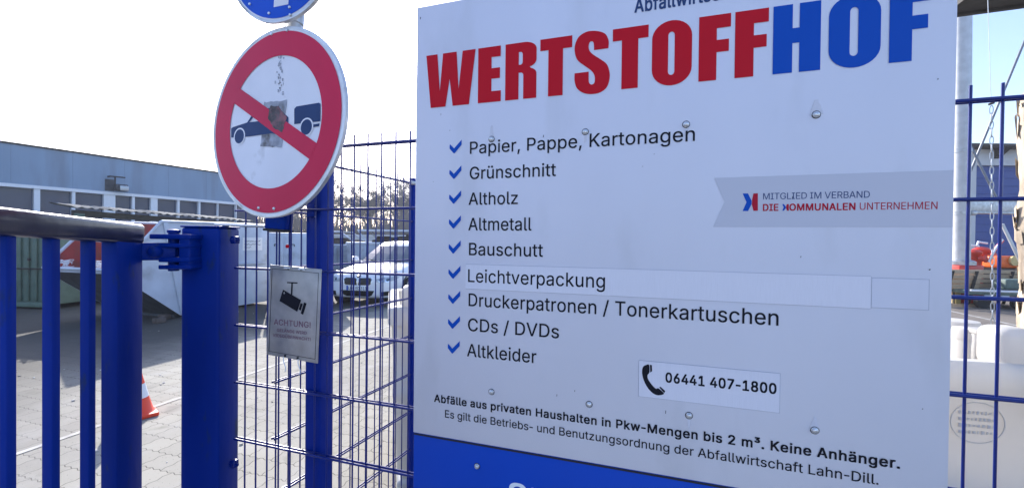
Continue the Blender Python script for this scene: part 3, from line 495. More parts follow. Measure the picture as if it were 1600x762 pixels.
# hinge bracket on the left of the post front
hb = MB()
hc = pc - PX * (PW / 2 - 0.02) + PN * (PW / 2 + 0.028)
for z, t in ((1.600, .016), (1.572, .014), (1.526, .016), (1.502, .014)): hb.bbox(V(hc.x, hc.y, z) - PX * (.012 if z > 1.59 else 0), (0.095 + (.03 if z > 1.59 else 0), 0.064, t), (PX, PN, Z3), 0.003)
hb.bbox(V(hc.x, hc.y, 1.55) + PX * 0.028 , (0.034, 0.056, 0.112), (PX, PN, Z3), 0.004)
hb.build('hinge_bracket', M_['gate_blue'], gp)
MB().lathe(V(hc.x, hc.y, 1.488) - PX * 0.022, Z3, [(0, 0), (.015, 0), (.015, .124), (.018, .125), (.018, .134), (0, .137)], 14).build('hinge_pin', M_['gate_blue'], gp)

# gate leaf --------------------------------------------------------------------
gA = at(215, 400, 1.30); gB = at(0, 400, 0.90); gA.z = gB.z = 0
gd = (gB - gA).normalized(); gn = V(gd.y, -gd.x, 0)
if gn.dot(-gA) < 0: gn = -gn
gpos = lambda x: (on_plane(x, 400, gA, gn) - gA).dot(gd)
gate = thing('gate', gA, 'blue steel bar gate leaf with dark weathered top rail, standing open', 'gate')
LEN = 1.25
t0, t1 = 1.637, 1.660
slope = (t1 - t0) / (gB - gA).length
rl = MB(); ra = (gd + Z3 * slope).normalized(); ru = gn.cross(ra); ru = ru if ru.z > 0 else -ru
rs0 = 0.0
rl.bbox(gA + gd * ((LEN + rs0) / 2) + Z3 * (t0 + slope * (LEN + rs0) / 2 - 0.031), (LEN - rs0, 0.05, 0.062), (ra, gn, ru), 0.012, 4)
rl.build('top_rail', M_['rail'], gate)
MB().bbox(gA + gd * ((gpos(211) + gpos(171)) / 2) + Z3 * (1.585 / 2 + 0.04), (abs(gpos(171) - gpos(212)), 0.042, 1.545), (gd, gn, Z3), 0.003, 2).build('end_stile', M_['gate_blue'], gate)
MB().bbox(gA + gd * (LEN / 2) + Z3 * 0.10, (LEN - .06, 0.046, 0.055), (gd, gn, Z3), 0.006).build('bottom_rail', M_['gate_blue'], gate)
MB().bbox(gA + gd * (LEN - 0.03) + Z3 * (1.62 / 2 + 0.04), (0.058, 0.05, 1.60), (gd, gn, Z3), 0.006).build('end_stile', M_['gate_blue'], gate)
bar_s = [gpos(137.5), gpos(80), gpos(9)]
while bar_s[-1] < LEN - .22: bar_s.append(bar_s[-1] + .118)
for s in bar_s:
    zt = t0 + slope * s - 0.058
    MB().bbox(gA + gd * s + Z3 * ((zt + 0.12) / 2), (0.0225, 0.0225, zt - 0.12), (gd, gn, Z3), 0.0022).build('bar', M_['gate_blue'], gate)
# hinge arm from the stile to the pin
ha = gA + gd * 0.004 + Z3 * 1.552; hz = V(hc.x, hc.y, 1.552) - PX * 0.018; hdv = (hz - ha); hl = hdv.length; hdv.normalize()
hs = V(hdv.y, -hdv.x, 0)
ar = MB().bbox((ha + hz) / 2, (hl + .01, 0.034, 0.056), (hdv, hs, Z3), 0.005)
ar.build('hinge_arm', M_['gate_blue'], gate)
hs2 = hs if hs.dot(-ha) > 0 else -hs
MB().lathe(ha * .5 + hz * .5 + hs2 * 0.016, hs2, [(.021, 0), (.020, .006), (.014, .015), (0, .019)], 16).build('hinge_bolt', M_['gate_blue'], gate)

# fence panels -------------------------------------------------------------------
up = fence.px(484, 400)[0]           # axis of the square fence post
a_left = (corner - fence.o).dot(FD) + 0.005
fp = thing('mesh_fence', fence.P(a_left, 0), 'short blue double-wire mesh panel between the gate post and the square fence post', 'fence panel')
ph = fence.px(597 * 0 + 553.5, 300)[0]
mesh_panel(fp, fence, a_left + 0.012, up - 0.04, ph=ph)
for yy in (375, 722):
    q = fence.px(377, yy); cl = MB()
    cl.bbox(fence.P(a_left + 0.008, q[1], 0.012), (0.022, 0.02, 0.026), (FD, FN, Z3), 0.003)
    cl.tube([fence.P(a_left - 0.008, q[1], 0.014), fence.P(a_left + 0.028, q[1], 0.014)], 0.0045, 8)
    cl.lathe(fence.P(a_left + 0.008, q[1], 0.02), FN, [(.008, 0), (.008, .006), (0, .008)], 8)
    cl.build('clamp', M_['wire'], fp)
post = thing('fence_post', fence.P(up, 0), 'square blue fence post behind the camera warning plate', 'post')
MB().bbox(fence.P(up, 0.97, -0.045), (0.062, 0.062, 1.94), (FD, FN, Z3), 0.006).build('shaft', M_['blue'], post)
MB().bbox(fence.P(up, 1.943, -0.045), (0.064, 0.064, 0.01), (FD, FN, Z3), 0.004).build('cap', M_['rubber'], post)
for z in (1.69, .69):
    MB().bbox(fence.P(up, z, -0.006), (0.03, 0.012, 0.04), (FD, FN, Z3), 0.002).build('clamp', M_['blue'], post)
fp2 = thing('mesh_fence', fence.P(up + .03, 0), 'long blue double-wire mesh panel carrying the big sign board', 'fence panel')
mesh_panel(fp2, fence, up + 0.012 - 0.03, up + 2.5, ph=ph)
post2 = thing('fence_post', fence.P(up + 2.53, 0), 'square blue fence post at the far right end of the long panel', 'post')
MB().bbox(fence.P(up + 2.53, 0.97, -0.045), (0.062, 0.062, 1.94), (FD, FN, Z3), 0.006).build('shaft', M_['blue'], post2)

# inner side fence ------------------------------------------------------------------
sA = at(424, 400, 1.425); sB = at(641, 400, 2.14); sA.z = sB.z = 0
sd_ = (sB - sA).normalized(); side = Frame(sA, sd_, Z3)
if side.n.y > 0: pass
sl = (sB - sA).length
sf = thing('mesh_fence', sA, 'blue wire mesh panel running back from the front fence towards the white bin', 'fence panel')
mesh_panel(sf, side, 0.02, sl - 0.0, ph=0.02)
spost = thing('fence_post', sB, 'slim blue fence post at the end of the inner mesh panel', 'post')
MB().bbox(side.P(sl + 0.02, 0.96), (0.026, 0.03, 1.92), (sd_, side.n, Z3), 0.004).build('shaft', M_['blue'], spost)
MB().bbox(side.P(sl + 0.0, ZF[0], .012), (0.034, 0.02, 0.02), (sd_, side.n, Z3), 0.004).build('clamp', M_['galv'], spost)
sf2 = thing('mesh_fence', side.P(sl + .04, 0), 'blue wire mesh panel continuing behind the board beyond the slim post', 'fence panel')
mesh_panel(sf2, side, sl + .06, sl + 1.9, ph=0.02)
# reflector on a wire
rf = fence.px(453.5, 384.5)
tag(MB().lathe(fence.P(rf[0], rf[1], 0.0105), FN, [(0, 0), (.0065, 0), (.0065, .003), (0, .004)], 12).build('reflector', M_['red_ink']), 'small round red reflector clipped to a fence wire above the camera plate', 'reflector')

# ------------------------------------------------------------------ the big board
bL = board.px(648.5, 345)[0]; bR = board.px(1489, 381)[0]
zT = board.px(652, 12.4)[1]; zS = board.px(900, 719.5)[1]
bd = thing('sign_board', board.P((bL + bR) / 2, 0), 'large white recycling yard sign board with red and blue heading and check list', 'sign board')
TH_ = 0.004
def bp(x, y): return board.px(x, y)
MB().bbox(board.P((bL + bR) / 2, (zT + zS) / 2 + .001, -TH_ / 2), (bR - bL, TH_, zT - zS - .002), (FD, FN, Z3), 0.0012, 1).build('panel', M_['panel'], bd)
MB().bbox(board.P((bL + bR) / 2, zS / 2 + 0.196, -TH_ / 2 - 0.002), (bR - bL, TH_, zS - 0.37), (FD, FN, Z3), 0.0012, 1).build('lower_panel', M_['panel_blue'], bd)
for z in (1.95, 1.3, 0.7):
    MB().bbox(board.P((bL + bR) / 2, z, -0.034), (bR - bL - .08, 0.05, 0.04), (FD, FN, Z3), 0.003).build('support_rail', M_['galv'], bd)
MB().box(board.P((bL + bR) / 2, zS - .0025, -.0018), (bR - bL - .002, .001, .005), (FD, FN, Z3)).build('seam', M_['seam'], bd)
# heading letters
zb = sum(bp(*q)[1] for q in ((674, 168.9), (1424, 95.6))) / 2
zt = sum(bp(*q)[1] for q in ((666.4, 87.9), (1200, 12.4), (1012.7, 39.1))) / 3
LW = [(0, 1), (.233, 1), (.287, .30), (.348, 1), (.624, 1), (.67, .305), (.745, 1), (1, 1), (.878, 0), (.552, 0), (.487, .51), (.405, 0), (.10, 0)]
LE = [(0, 0), (1, 0), (1, .195), (.59, .195), (.59, .42), (.955, .42), (.955, .61), (.59, .61), (.59, .81), (.98, .81), (.98, 1), (0, 1)]
LT = [(.26, 0), (.72, 0), (.72, .8), (1, .8), (1, 1), (0, 1), (0, .8), (.26, .8)]
LF = [(0, 0), (.565, 0), (.565, .427), (.945, .427), (.945, .613), (.565, .613), (.565, .795), (1, .795), (1, 1), (0, 1)]
LH = [(0, 0), (.415, 0), (.415, .43), (.56, .43), (.56, 0), (1, 0), (1, 1), (.56, 1), (.56, .648), (.415, .648), (.415, 1), (0, 1)]
LR = [(0, 0), (0, 1), (.62, 1)] + arc(.62, .86, .38, .14, 90, 0)[1:] + arc(.72, .68, .28, .125, 0, -75, 6) + arc(.72, .43, .28, .11, 70, 0, 6) + [(1, 0), (.585, 0), (.585, .42)] + arc(.50, .42, .085, .05, 0, 90, 4)[1:] + [(.435, .47), (.435, 0)]
LRh = [(.435, .835), (.50, .835)] + arc(.50, .785, .06, .05, 90, 0, 4)[1:] + arc(.50, .66, .06, .05, 0, -90, 4) + [(.435, .61)]
LO = arc(.5, .745, .5, .27, 180, 0, 16) + arc(.5, .255, .5, .27, 0, -180, 16)
LOh = arc(.492, .78, .08, .055, 180, 0, 8) + arc(.492, .205, .08, .055, 0, -180, 8)
Spx = [(1128, 275), (1129, 232), (1112, 196), (1080, 181), (1040, 177), (1000, 184), (960, 211), (939, 255), (937, 298), (952, 342), (990, 373), (1030, 402), (1048, 428), (1051, 455), (1046, 474), (1032, 481), (1019, 472), (1016, 450), (1016, 408)]
Spx2 = [(936, 418), (936, 462), (950, 503), (985, 528), (1030, 535), (1080, 526), (1118, 497), (1134, 450), (1134, 410), (1118, 365), (1080, 336), (1040, 310), (1020, 288), (1016, 262), (1022, 242), (1033, 236), (1043, 243), (1046, 262), (1046, 286)]
def opencurve(p, n=4):
    e = [p[0]] + p + [p[-1]]; out = []
    for i in range(1, len(e) - 2):
        for k in range(n):
            t = k / n
            out.append(tuple(0.5 * (2 * b + (c - a) * t + (2 * a - 5 * b + 4 * c - d) * t * t + (3 * b - a - 3 * c + d) * t ** 3) for a, b, c, d in zip(*e[i - 1:i + 3])))
    return out + [p[-1]]
LS = [bp(640 + x / 3.63, y / 3.63) for x, y in opencurve(Spx) + opencurve(Spx2)]
red, blu = M_['red_ink'], M_['blue_ink']
for ch, xa, xb, m in (('W', 666.4, 743.3, red), ('E', 747.1, 783, red), ('R', 789.6, 838.3, red), ('T', 843.9, 893.7, red), ('S', 0, 0, red),
                      ('T', 956.8, 1012.7, red), ('O', 1018.2, 1080.7, red), ('F', 1091.2, 1141, red), ('F', 1147.5, 1200, red),
                      ('H', 1206.8, 1281.3, blu), ('O', 1293.6, 1375, blu), ('F', 1388, 1452, blu)):
    if ch == 'S': polys = [LS]
    else:
        ua, ub = bp(xa, 120)[0], bp(xb, 110)[0]
        if ch == 'W': ua = bp(xa, 88)[0]; ub = bp(xb, 78)[0]
        f = lambda L: [(ua + (ub - ua) * x, zb + (zt - zb) * y) for x, y in L]
        polys = {'W': [f(LW)], 'E': [f(LE)], 'R': [f(LR), f(LRh)], 'T': [f(LT)], 'O': [f(LO), f(LOh)], 'F': [f(LF)], 'H': [f(LH)]}[ch]
    decal('heading_letter', board, polys, m, bd)
# lines of text
def line(txt, a, b, caps, m=M_['ink'], bold=0.007, off=0.0008, name='lettering', spacing=1.0):
    A, B = bp(*a), bp(*b)
    c = bp(a[0], a[1] - caps)[1] - A[1]
    zz = (A[1] + B[1]) / 2
    lettering(name, board, txt, (A[0], zz), (B[0], zz), c, m, bd, bold, off, spacing=spacing)
line('Papier, Pappe, Kartonagen', (734.5, 240.1), (1085.5, 220.8), 18.8)
line('Grünschnitt', (734.2, 279.6), (868.5, 275.4), 19)
line('Altholz', (732.4, 319.8), (809, 318.9), 19)
line('Altmetall', (732, 360), (830.5, 359.6), 19.4)
line('Bauschutt', (733, 398.3), (848.3, 401), 19.3)
line('Leichtverpackung', (731.8, 441.6), (945.2, 447.8), 19.8, off=0.0016)
line('Druckerpatronen / Tonerkartuschen', (732.4, 478), (1216, 507.7), 19.8)
line('CDs / DVDs', (731.5, 517), (873.3, 527.3), 19.6)
line('Altkleider', (730, 556.5), (838, 566.3), 19.6)
line('06441 407-1800', (1040.2, 596.4), (1212.2, 613.7), 15.2, bold=0.033, off=0.0016)
line('Abfälle aus privaten Haushalten in Pkw-Mengen bis 2 m³. Keine Anhänger.', (678.8, 627.4), (1405.2, 729.9), 11.7, bold=0.027, spacing=1.02)
line('Es gilt die Betriebs- und Benutzungsordnung der Abfallwirtschaft Lahn-Dill.', (695.5, 651.9), (1372.2, 755.2), 11.6)
line('Abfallwirtschaft Lahn-Dill', (991.8, 18.2), (1300, -24.0), 21, m=M_['navy_ink'], bold=0.026)
line('St', (795, 788), (842, 796), 35, m=M_['white_ink'], bold=0.02, off=-0.0012)
for yb in (239.8, 279.6, 318.3, 357, 395.9, 435.2, 474.2, 513.2, 551.9):
    zz = bp(709, yb)[1]; ux = bp(701.3, 380)[0]; w = bp(719.9, 380)[0] - ux; hh = bp(709, yb - 20.5)[1] - zz
    decal('check_mark', board, [[(ux + w * a, zz + hh * b) for a, b in ((0, .67), (.06, .69), (.38, .38), (1, 1), (1, .62), (.42, 0), (.33, .02), (0, .38))]], M_['blue_ink'], bd)
q = [bp(1116, 278), bp(1132, 315.5), bp(1114, 354.5)]
decal('ribbon', board, [[q[0], q[1], q[2], (bR - .001, q[2][1]), (bR - .001, q[0][1])]], M_['ribbon'], bd, 0.0005)
E4 = lambda x, y: bp(1060 + x / 3.314, 190 + y / 3.314)
decal('emblem', board, [[E4(*p) for p in ((332, 372), (360, 372), (379, 410), (379, 426), (360, 463), (332, 463), (352, 417))]], M_['blue_ink'], bd, 0.0009)
decal('emblem', board, [[E4(*p) for p in ((411, 371), (411, 461), (388, 462), (380, 430), (381, 404), (388, 372))]], M_['dark_red_ink'], bd, 0.0009)
line('MITGLIED IM VERBAND', (1192.2, 311.3), (1358.7, 309.2), 9.8, m=M_['navy_ink'], bold=-0.012, off=0.0009)
line('DIE', (1192.2, 329.4), (1215.6, 329.0), 10.6, m=M_['dark_red_ink'], bold=0.03, off=0.0009)
line('OMMUNALEN', (1233.5, 328.8), (1335.8, 327.9), 10.6, m=M_['dark_red_ink'], bold=0.03, off=0.0009)
line('UNTERNEHMEN', (1343, 327.6), (1464.3, 326.7), 11.0, m=M_['dark_red_ink'], bold=-0.004, off=0.0009)
decal('emblem', board, [[E4(*p) for p in ((537, 427), (546, 427), (556, 441), (556, 447), (546, 461), (537, 461), (545, 444))]], M_['blue_ink'], bd, 0.0009)
decal('emblem', board, [[E4(*p) for p in ((571, 427), (571, 461), (561, 461), (557, 447), (557, 440), (561, 427))]], M_['dark_red_ink'], bd, 0.0009)
def rect_sticker(name, u0, z0, u1, z1, m, off):
    MB().box(board.P((u0 + u1) / 2, (z0 + z1) / 2, off / 2 + .0002), (u1 - u0, off, z1 - z0), (FD, FN, Z3)).build(name, m, bd)
s0, s1 = bp(728, 414.4), bp(1360, 478.6); zz0 = (bp(727.5, 452.8)[1] + s1[1]) / 2; zz1 = (s0[1] + bp(1360.3, 429.5)[1]) / 2
rect_sticker('sticker', s0[0], zz0, s1[0], zz1, M_['sticker'], 0.0011)
e1 = bp(1450.8, 450)[0]
rect_sticker('sticker', s1[0] + .0015, zz0 + .003, e1, zz1 - .003, M_['panel'], 0.0006)
ed = MB()
for (a, b, c, d) in ((s1[0] + .001, zz0 + .0018, e1 + .001, zz0 + .003), (s1[0] + .001, zz1 - .003, e1 + .001, zz1 - .0018), (e1, zz0 + .002, e1 + .0012, zz1 - .002),
                     (s0[0], zz0 - .0009, s1[0], zz0 - .0001), (s0[0], zz1 + .0001, s1[0], zz1 + .0009), (s1[0], zz0, s1[0] + .0012, zz1)):
    ed.box(board.P((a + c) / 2, (b + d) / 2, .0004), (c - a, .0004, d - b), (FD, FN, Z3))
M_['edge'] = mat('sticker_edge_dirt', (0.4, 0.42, 0.5), 0.7)
ed.build('sticker_edge', M_['edge'], bd)
p0, p1 = bp(998, 618), bp(1218.4, 582.8); p0 = (p0[0], (p0[1] + bp(1217.6, 644)[1]) / 2); p1 = (p1[0], (p1[1] + bp(998, 563)[1]) / 2)
rect_sticker('sticker', p0[0], p0[1], p1[0], p1[1], M_['sticker'], 0.0011)
ed = MB()
for (a, b, c, d) in ((p0[0] - .001, p0[1] - .001, p1[0] + .001, p0[1] - .0002), (p0[0] - .001, p1[1] + .0002, p1[0] + .001, p1[1] + .001), (p0[0] - .001, p0[1], p0[0] - .0002, p1[1]), (p1[0] + .0002, p0[1], p1[0] + .001, p1[1])):
    ed.box(board.P((a + c) / 2, (b + d) / 2, .0004), (c - a, .0004, d - b), (FD, FN, Z3))
ed.build('sticker_edge', M_['edge'], bd)
E5 = lambda x, y: bp(640 + x / 3.463, 400 + y / 3.463)
hs_ = smooth_poly([E5(*p) for p in ((1262, 598), (1280, 586), (1296, 586), (1298, 626), (1288, 640), (1290, 662), (1310, 692), (1332, 714), (1346, 712), (1371, 733), (1374, 744), (1345, 750), (1318, 740), (1290, 712), (1268, 672), (1258, 630))], 3)
decal('handset_symbol', board, [hs_], M_['ink'], bd, 0.0017)
decal('handset_symbol', board, [[E5(*p) for p in ((1300, 585), (1311, 587), (1312, 620), (1302, 627))]], M_['ink'], bd, 0.0017)
decal('handset_symbol', board, [[E5(*p) for p in ((1350, 707), (1358, 704), (1383, 727), (1378, 738))]], M_['ink'], bd, 0.0017)
for (x, y) in ((768, 217.5), (914.5, 206), (1072, 194.5), (1275.3, 179.3), (768, 611.5), (920.5, 631), (1076.5, 648.5), (1273, 671.5), (745, 728), (1120, 800)):
    u, z = bp(x, y); sc = MB(); o0 = 0.0 if y < 700 else -0.002
    sc.lathe(board.P(u, z, o0), FN, [(.0084, 0.0), (.0080, .0012), (.0070, .0014)], 18); sc.cur = 1
    sc.lathe(board.P(u, z, o0), FN, [(.0070, .0014), (.0066, .0022), (.0058, .0024), (.0055, .0050), (.0044, .0062), (.0014, .0064), (.0012, .005), (0, .005)], 18)
    sc.build('screw', (M_['rubber'], M_['screw']), bd)
# faint runs of dirt below and smudges above the screws
M_['run'] = mat('faint_dirt_run', (0.60, 0.605, 0.68), 0.5, var=0.06, vscale=40)
rs = random.Random(5)
for (x, y, w, h, up_) in ((768, 217.5, 9, 30, 1), (1275.3, 179.3, 14, 26, 1), (914.5, 206, 6, 22, 0), (1072, 194.5, 7, 30, 0), (1076.5, 648.5, 5, 26, 0), (1273, 671.5, 10, 24, 1), (920.5, 631, 4, 24, 0)):
    u, z = bp(x, y); a_ = w * .0009; h_ = h * .0012 * (1 if up_ else -1); L_ = []
    for k in range(9): L_.append((u - a_ * (1 - .8 * k / 8) + rs.uniform(-.001, .001), z + h_ * k / 8))
    for k in range(8, -1, -1): L_.append((u + a_ * (1 - .8 * k / 8) + rs.uniform(-.001, .001), z + h_ * k / 8))
    decal('dirt_run', board, [L_], M_['run'], bd, 0.00045)
# specks and scratches
sp_ = []
for (x, y, w, h) in ((657, 29, 1.2, 4), (689, 179, .6, 4), (1465, 124, 1, 1.6), (1022, 241, 1, 1), (1004, 260, 1, 1), (1452, 421, 1.6, 1.6), (1238, 309, .7, 4), (1040, 643, .8, 5), (870, 617, .7, 4), (898, 610, .7, 3), (1441, 638, 1.2, 1.2), (849, 213, 1, 4), (1251, 401, .8, 2.4), (703, 204, 1, 1.5), (677, 284, 1, 1)):
    u, z = bp(x, y); sp_.append([(u - w * .0008, z - h * .0008), (u + w * .0008, z - h * .0006), (u + w * .0012, z + h * .0008), (u - w * .0004, z + h * .0007)])
for k_ in sp_: decal('speck', board, [k_], M_['seam'], bd, 0.0007)

# ------------------------------------------------------------------ round signs on their pole
tilt_in = rad(-4.0)
def round_frame(c, yaw, back, roll):
    n = V(-math.sin(yaw) * math.cos(back), -math.cos(yaw) * math.cos(back), math.sin(back))   # towards the viewer
    r = Z3.cross(n).normalized(); u = n.cross(r)
    rr = r * math.cos(roll) + u * math.sin(roll); uu = u * math.cos(roll) - r * math.sin(roll)
    return Frame(c, rr, uu)
sc_ = V(-0.7533, 1.2891, 1.9623)
S = round_frame(sc_, 0.40775, 0.0408, tilt_in)
R0 = 0.3
ps = thing('road_sign', S.o, 'round no trailers road sign with red ring and red bar over car and trailer', 'road sign')
MB().lathe(S.P(0, 0, -0.012), S.n, [(0, 0.009), (R0 - .004, 0.009), (R0 - .004, 0), (R0, 0), (R0 + .0012, .006), (R0, .012), (R0 - .006, .0125), (R0 - .009, .012)], 96).build('plate', M_['alu'], ps)
circ = lambda r, n=96: [(r * math.cos(2 * math.pi * k / n), r * math.sin(2 * math.pi * k / n)) for k in range(n)]
MB().lathe(S.P(0, 0, -0.003), S.n, [(0, 0.0025), (R0 - .006, .0025)], 96).build('white_face', M_['sign_white'], ps)
ri = 0.209; ro = R0 - 0.0145
decal('red_ring', S, [circ(ro), circ(ri)], M_['sign_red'], ps, 0.0012)
# bar from upper left to lower right
sp = lambda x, y: S.px(320 + x / 3.047, y / 3.047)
b0 = sp(172, 408); b1 = sp(540, 668); b2 = sp(137, 490); b3 = sp(497, 757)
mid0 = ((b0[0] + b2[0]) / 2, (b0[1] + b2[1]) / 2); mid1 = ((b1[0] + b3[0]) / 2, (b1[1] + b3[1]) / 2)
bdv = Vector((mid1[0] - mid0[0], mid1[1] - mid0[1])).normalized(); bnv = Vector((-bdv.y, bdv.x)); hw = 0.0265
rb = ri + 0.002
tb = math.sqrt(rb ** 2 - hw ** 2)
decal('red_bar', S, [[tuple(bdv * -tb + bnv * hw), tuple(bdv * tb + bnv * hw), tuple(bdv * tb - bnv * hw), tuple(bdv * -tb - bnv * hw)]], M_['sign_red'], ps, 0.0016)
car_pts = [(127, 656), (127, 612), (136, 606), (203, 584), (226, 548), (232, 536), (345, 505), (398, 560), (398, 640), (352, 642), (318, 636), (215, 650), (192, 652)]
decal('car_symbol', S, [[sp(*p) for p in car_pts], [sp(*p) for p in ((213, 583), (236, 553), (262, 546), (262, 577))], [sp(*p) for p in ((272, 575), (272, 543), (330, 527), (352, 556))]], M_['sign_navy'], ps, 0.0010)
cw = sp(166, 650)
wr = 0.0235
decal('car_symbol', S, [[(cw[0] + (wr + .005) * math.cos(t / 20 * 6.2832), cw[1] + (wr + .005) * math.sin(t / 20 * 6.2832)) for t in range(20)]], M_['sign_white'], ps, 0.00115)
decal('car_symbol', S, [[(cw[0] + wr * math.cos(t / 20 * 6.2832), cw[1] + wr * math.sin(t / 20 * 6.2832)) for t in range(20)]], M_['sign_navy'], ps, 0.0013)
decal('trailer_symbol', S, [[sp(*p) for p in ((427, 592), (427, 520), (437, 508), (545, 490), (552, 496), (551, 578))]], M_['sign_navy'], ps, 0.0010)
decal('trailer_symbol', S, [[sp(*p) for p in ((512, 607), (513, 594), (548, 588), (545, 602))]], M_['sign_navy'], ps, 0.0010)
cw = sp(485, 606)
decal('trailer_symbol', S, [[(cw[0] + (wr + .005) * math.cos(t / 20 * 6.2832), cw[1] + (wr + .005) * math.sin(t / 20 * 6.2832)) for t in range(20)]], M_['sign_white'], ps, 0.00115)
decal('trailer_symbol', S, [[(cw[0] + wr * math.cos(t / 20 * 6.2832), cw[1] + wr * math.sin(t / 20 * 6.2832)) for t in range(20)]], M_['sign_navy'], ps, 0.0013)
# patch of old glue in the middle and a dirty streak above it
rnd = random.Random(2)
def ragged(pts, n=7, amp=0.0022):
    out = []
    for i, p in enumerate(pts):
        q = pts[(i + 1) % len(pts)]
        for k in range(n): out.append((p[0] + (q[0] - p[0]) * k / n + rnd.uniform(-amp, amp), p[1] + (q[1] - p[1]) * k / n + rnd.uniform(-amp, amp)))
    return out
M_['glue_dark'] = mat('dark_glue', (0.1, 0.085, 0.09), 0.8, var=0.5, vscale=40, col2=(0.3, 0.12, 0.14), c2scale=26, c2lo=0.5, c2hi=0.65)
decal('glue_patch', S, [ragged([sp(*p) for p in ((282, 488), (390, 478), (368, 700), (265, 700))])], M_['glue'], ps, 0.0008)
decal('glue_patch', S, [ragged([sp(*p) for p in ((312, 506), (352, 506), (392, 560), (372, 632), (330, 610), (302, 560))])], M_['glue_dark'], ps, 0.0019)
for k in range(46):
    x = rnd.gauss(360, 8); y = 258 + rnd.random() ** 1.6 * 190; w = rnd.uniform(1, 4.5); h = rnd.uniform(1.5, 7)
    if k == 0: dp = []
    dp.append(ragged([sp(x - w, y - h), sp(x + w, y - h), sp(x + w, y + h), sp(x - w, y + h)], 3, .0007))
decal('dirt_streak', S, dp, M_['glue'], ps, 0.0007)
for (x, y) in ((425, 54), (449, 48), (405, 325), (429, 326)):
    u, z = S.px(x, y)
    MB().lathe(S.P(u, z, 0), S.n, [(.0052, 0.0), (.0052, .002), (.004, .0042), (0, .005)], 12).build('rivet', M_['screw'], ps)
# blue round sign above
S2 = round_frame(V(-0.7248, 1.2734, 2.4767), 0.2994, 0.0, tilt_in)
R1 = 0.21
bs = thing('road_sign', S2.o, 'round blue road sign with white arrow shaft at the top edge of the pole', 'road sign')
MB().lathe(S2.P(0, 0, -0.012), S2.n, [(0, 0.009), (R1 - .004, 0.009), (R1 - .004, 0), (R1, 0), (R1 + .0012, .006), (R1, .012), (R1 - .006, .0125), (R1 - .008, .012)], 72).build('plate', M_['alu'], bs)
MB().lathe(S2.P(0, 0, -0.003), S2.n, [(0, 0.0025), (R1 - .006, .0025)], 72).build('white_face', M_['sign_white'], bs)
decal('blue_face', S2, [circ(R1 - .013, 72)], M_['sign_blue'], bs, 0.0006)
sa = S2.px(428, 12); sb = S2.px(451, 6)
decal('arrow_symbol', S2, [[(sa[0], sa[1]), (sb[0], sa[1] + .004), (sb[0], .05), (sb[0] + .06, .03), (sb[0] + .06, .085), ((sa[0] + sb[0]) / 2, .165), (sa[0] - .06, .085), (sa[0] - .06, .03), (sa[0], .05)]], M_['sign_white'], bs, 0.0011)
for (x, y) in ((391, 7), (421, 21.5), (453, 12), (454, 24)):
    u, z = S2.px(x, y)
    MB().lathe(S2.P(u, z, 0), S2.n, [(.0048, 0.0), (.0048, .002), (.0036, .004), (0, .0046)], 12).build('rivet', M_['screw'], bs)
# pole
pt = at(460, 25, 1.36); pb = at(436, 349, 1.36); ax = (pt - pb).normalized()
pole = thing('sign_post', V(pb.x, pb.y, 1.6), 'slightly leaning grey tube post with short blue sleeve carrying the two round signs', 'post')
MB().tube([pb + ax * 0.03, pb + ax * 1.1], 0.027, 20).build('tube', M_['galv'], pole)
MB().bbox(pb + ax * 0.04, (0.068, 0.05, 0.12), (ax.cross(V(0, 1, 0)).normalized(), V(0, 1, 0), ax), 0.005).build('sleeve', M_['gate_blue'], pole)
MB().bbox(pb - ax * 0.023, (0.074, 0.056, 0.008), (ax.cross(V(0, 1, 0)).normalized(), V(0, 1, 0), ax), 0.003).build('sleeve_end', M_['rubber'], pole)
ba = V(pc.x, pc.y, PT + 0.011) + PX * .02; bb_ = pb - ax * 0.012
bar = MB(); bv = (bb_ - ba); bl = bv.length; bv.normalize()
bar.bbox((ba + bb_) / 2, (bl, 0.03, 0.008), (bv, V(-bv.y, bv.x, 0).normalized(), V(-bv.y, bv.x, 0).normalized().cross(bv) * -1), 0.003)
bar.build('bracket_bar', M_['galv'], pole)
for dz in (.20, .66 - .0):
    q = pb + ax * (dz + .02); MB().tube([q - ax * .02, q + ax * .02], 0.0305, 20).build('clamp', M_['galv'], pole)
for fr, zz in ((S, .2), (S, -.2), (S2, .1), (S2, -.14)):
    c = fr.P(0, zz, -0.012); k = (c - pb).dot(ax); q = pb + ax * k
    MB().tube([q, c - fr.n * -0.003], 0.012, 8).build('holder', M_['galv'], pole)

# ------------------------------------------------------------------ camera warning plate
wf = Frame(fence.o + FN * 0.024, FD, Z3)
c4 = [wf.px(*p) for p in ((415.3, 555.8), (497.3, 565.2), (501, 418.9), (422.9, 414.6))]
cen = (sum(c[0] for c in c4) / 4, sum(c[1] for c in c4) / 4)
wv = Vector((c4[1][0] - c4[0][0] + c4[2][0] - c4[3][0], c4[1][1] - c4[0][1] + c4[2][1] - c4[3][1])) / 2
hv = Vector((c4[3][0] - c4[0][0] + c4[2][0] - c4[1][0], c4[3][1] - c4[0][1] + c4[2][1] - c4[1][1])) / 2
W_, H_ = wv.length, hv.length
u2 = (FD * hv.x + Z3 * hv.y).normalized(); r2 = (FD * wv.x + Z3 * wv.y); r2 = (r2 - u2 * r2.dot(u2)).normalized()
CP = Frame(wf.P(*cen), r2, u2)
pl = thing('warning_plate', CP.o, 'scratched metal video surveillance warning plate tied to the fence wires', 'warning sign')
MB().bbox(CP.P(0, 0, -0.0015), (W_, 0.003, H_), (CP.r, CP.n, CP.u), 0.001).build('plate', M_['camplate'], pl)
bo = MB(); iw, ih = W_ / 2 - .010, H_ / 2 - .013
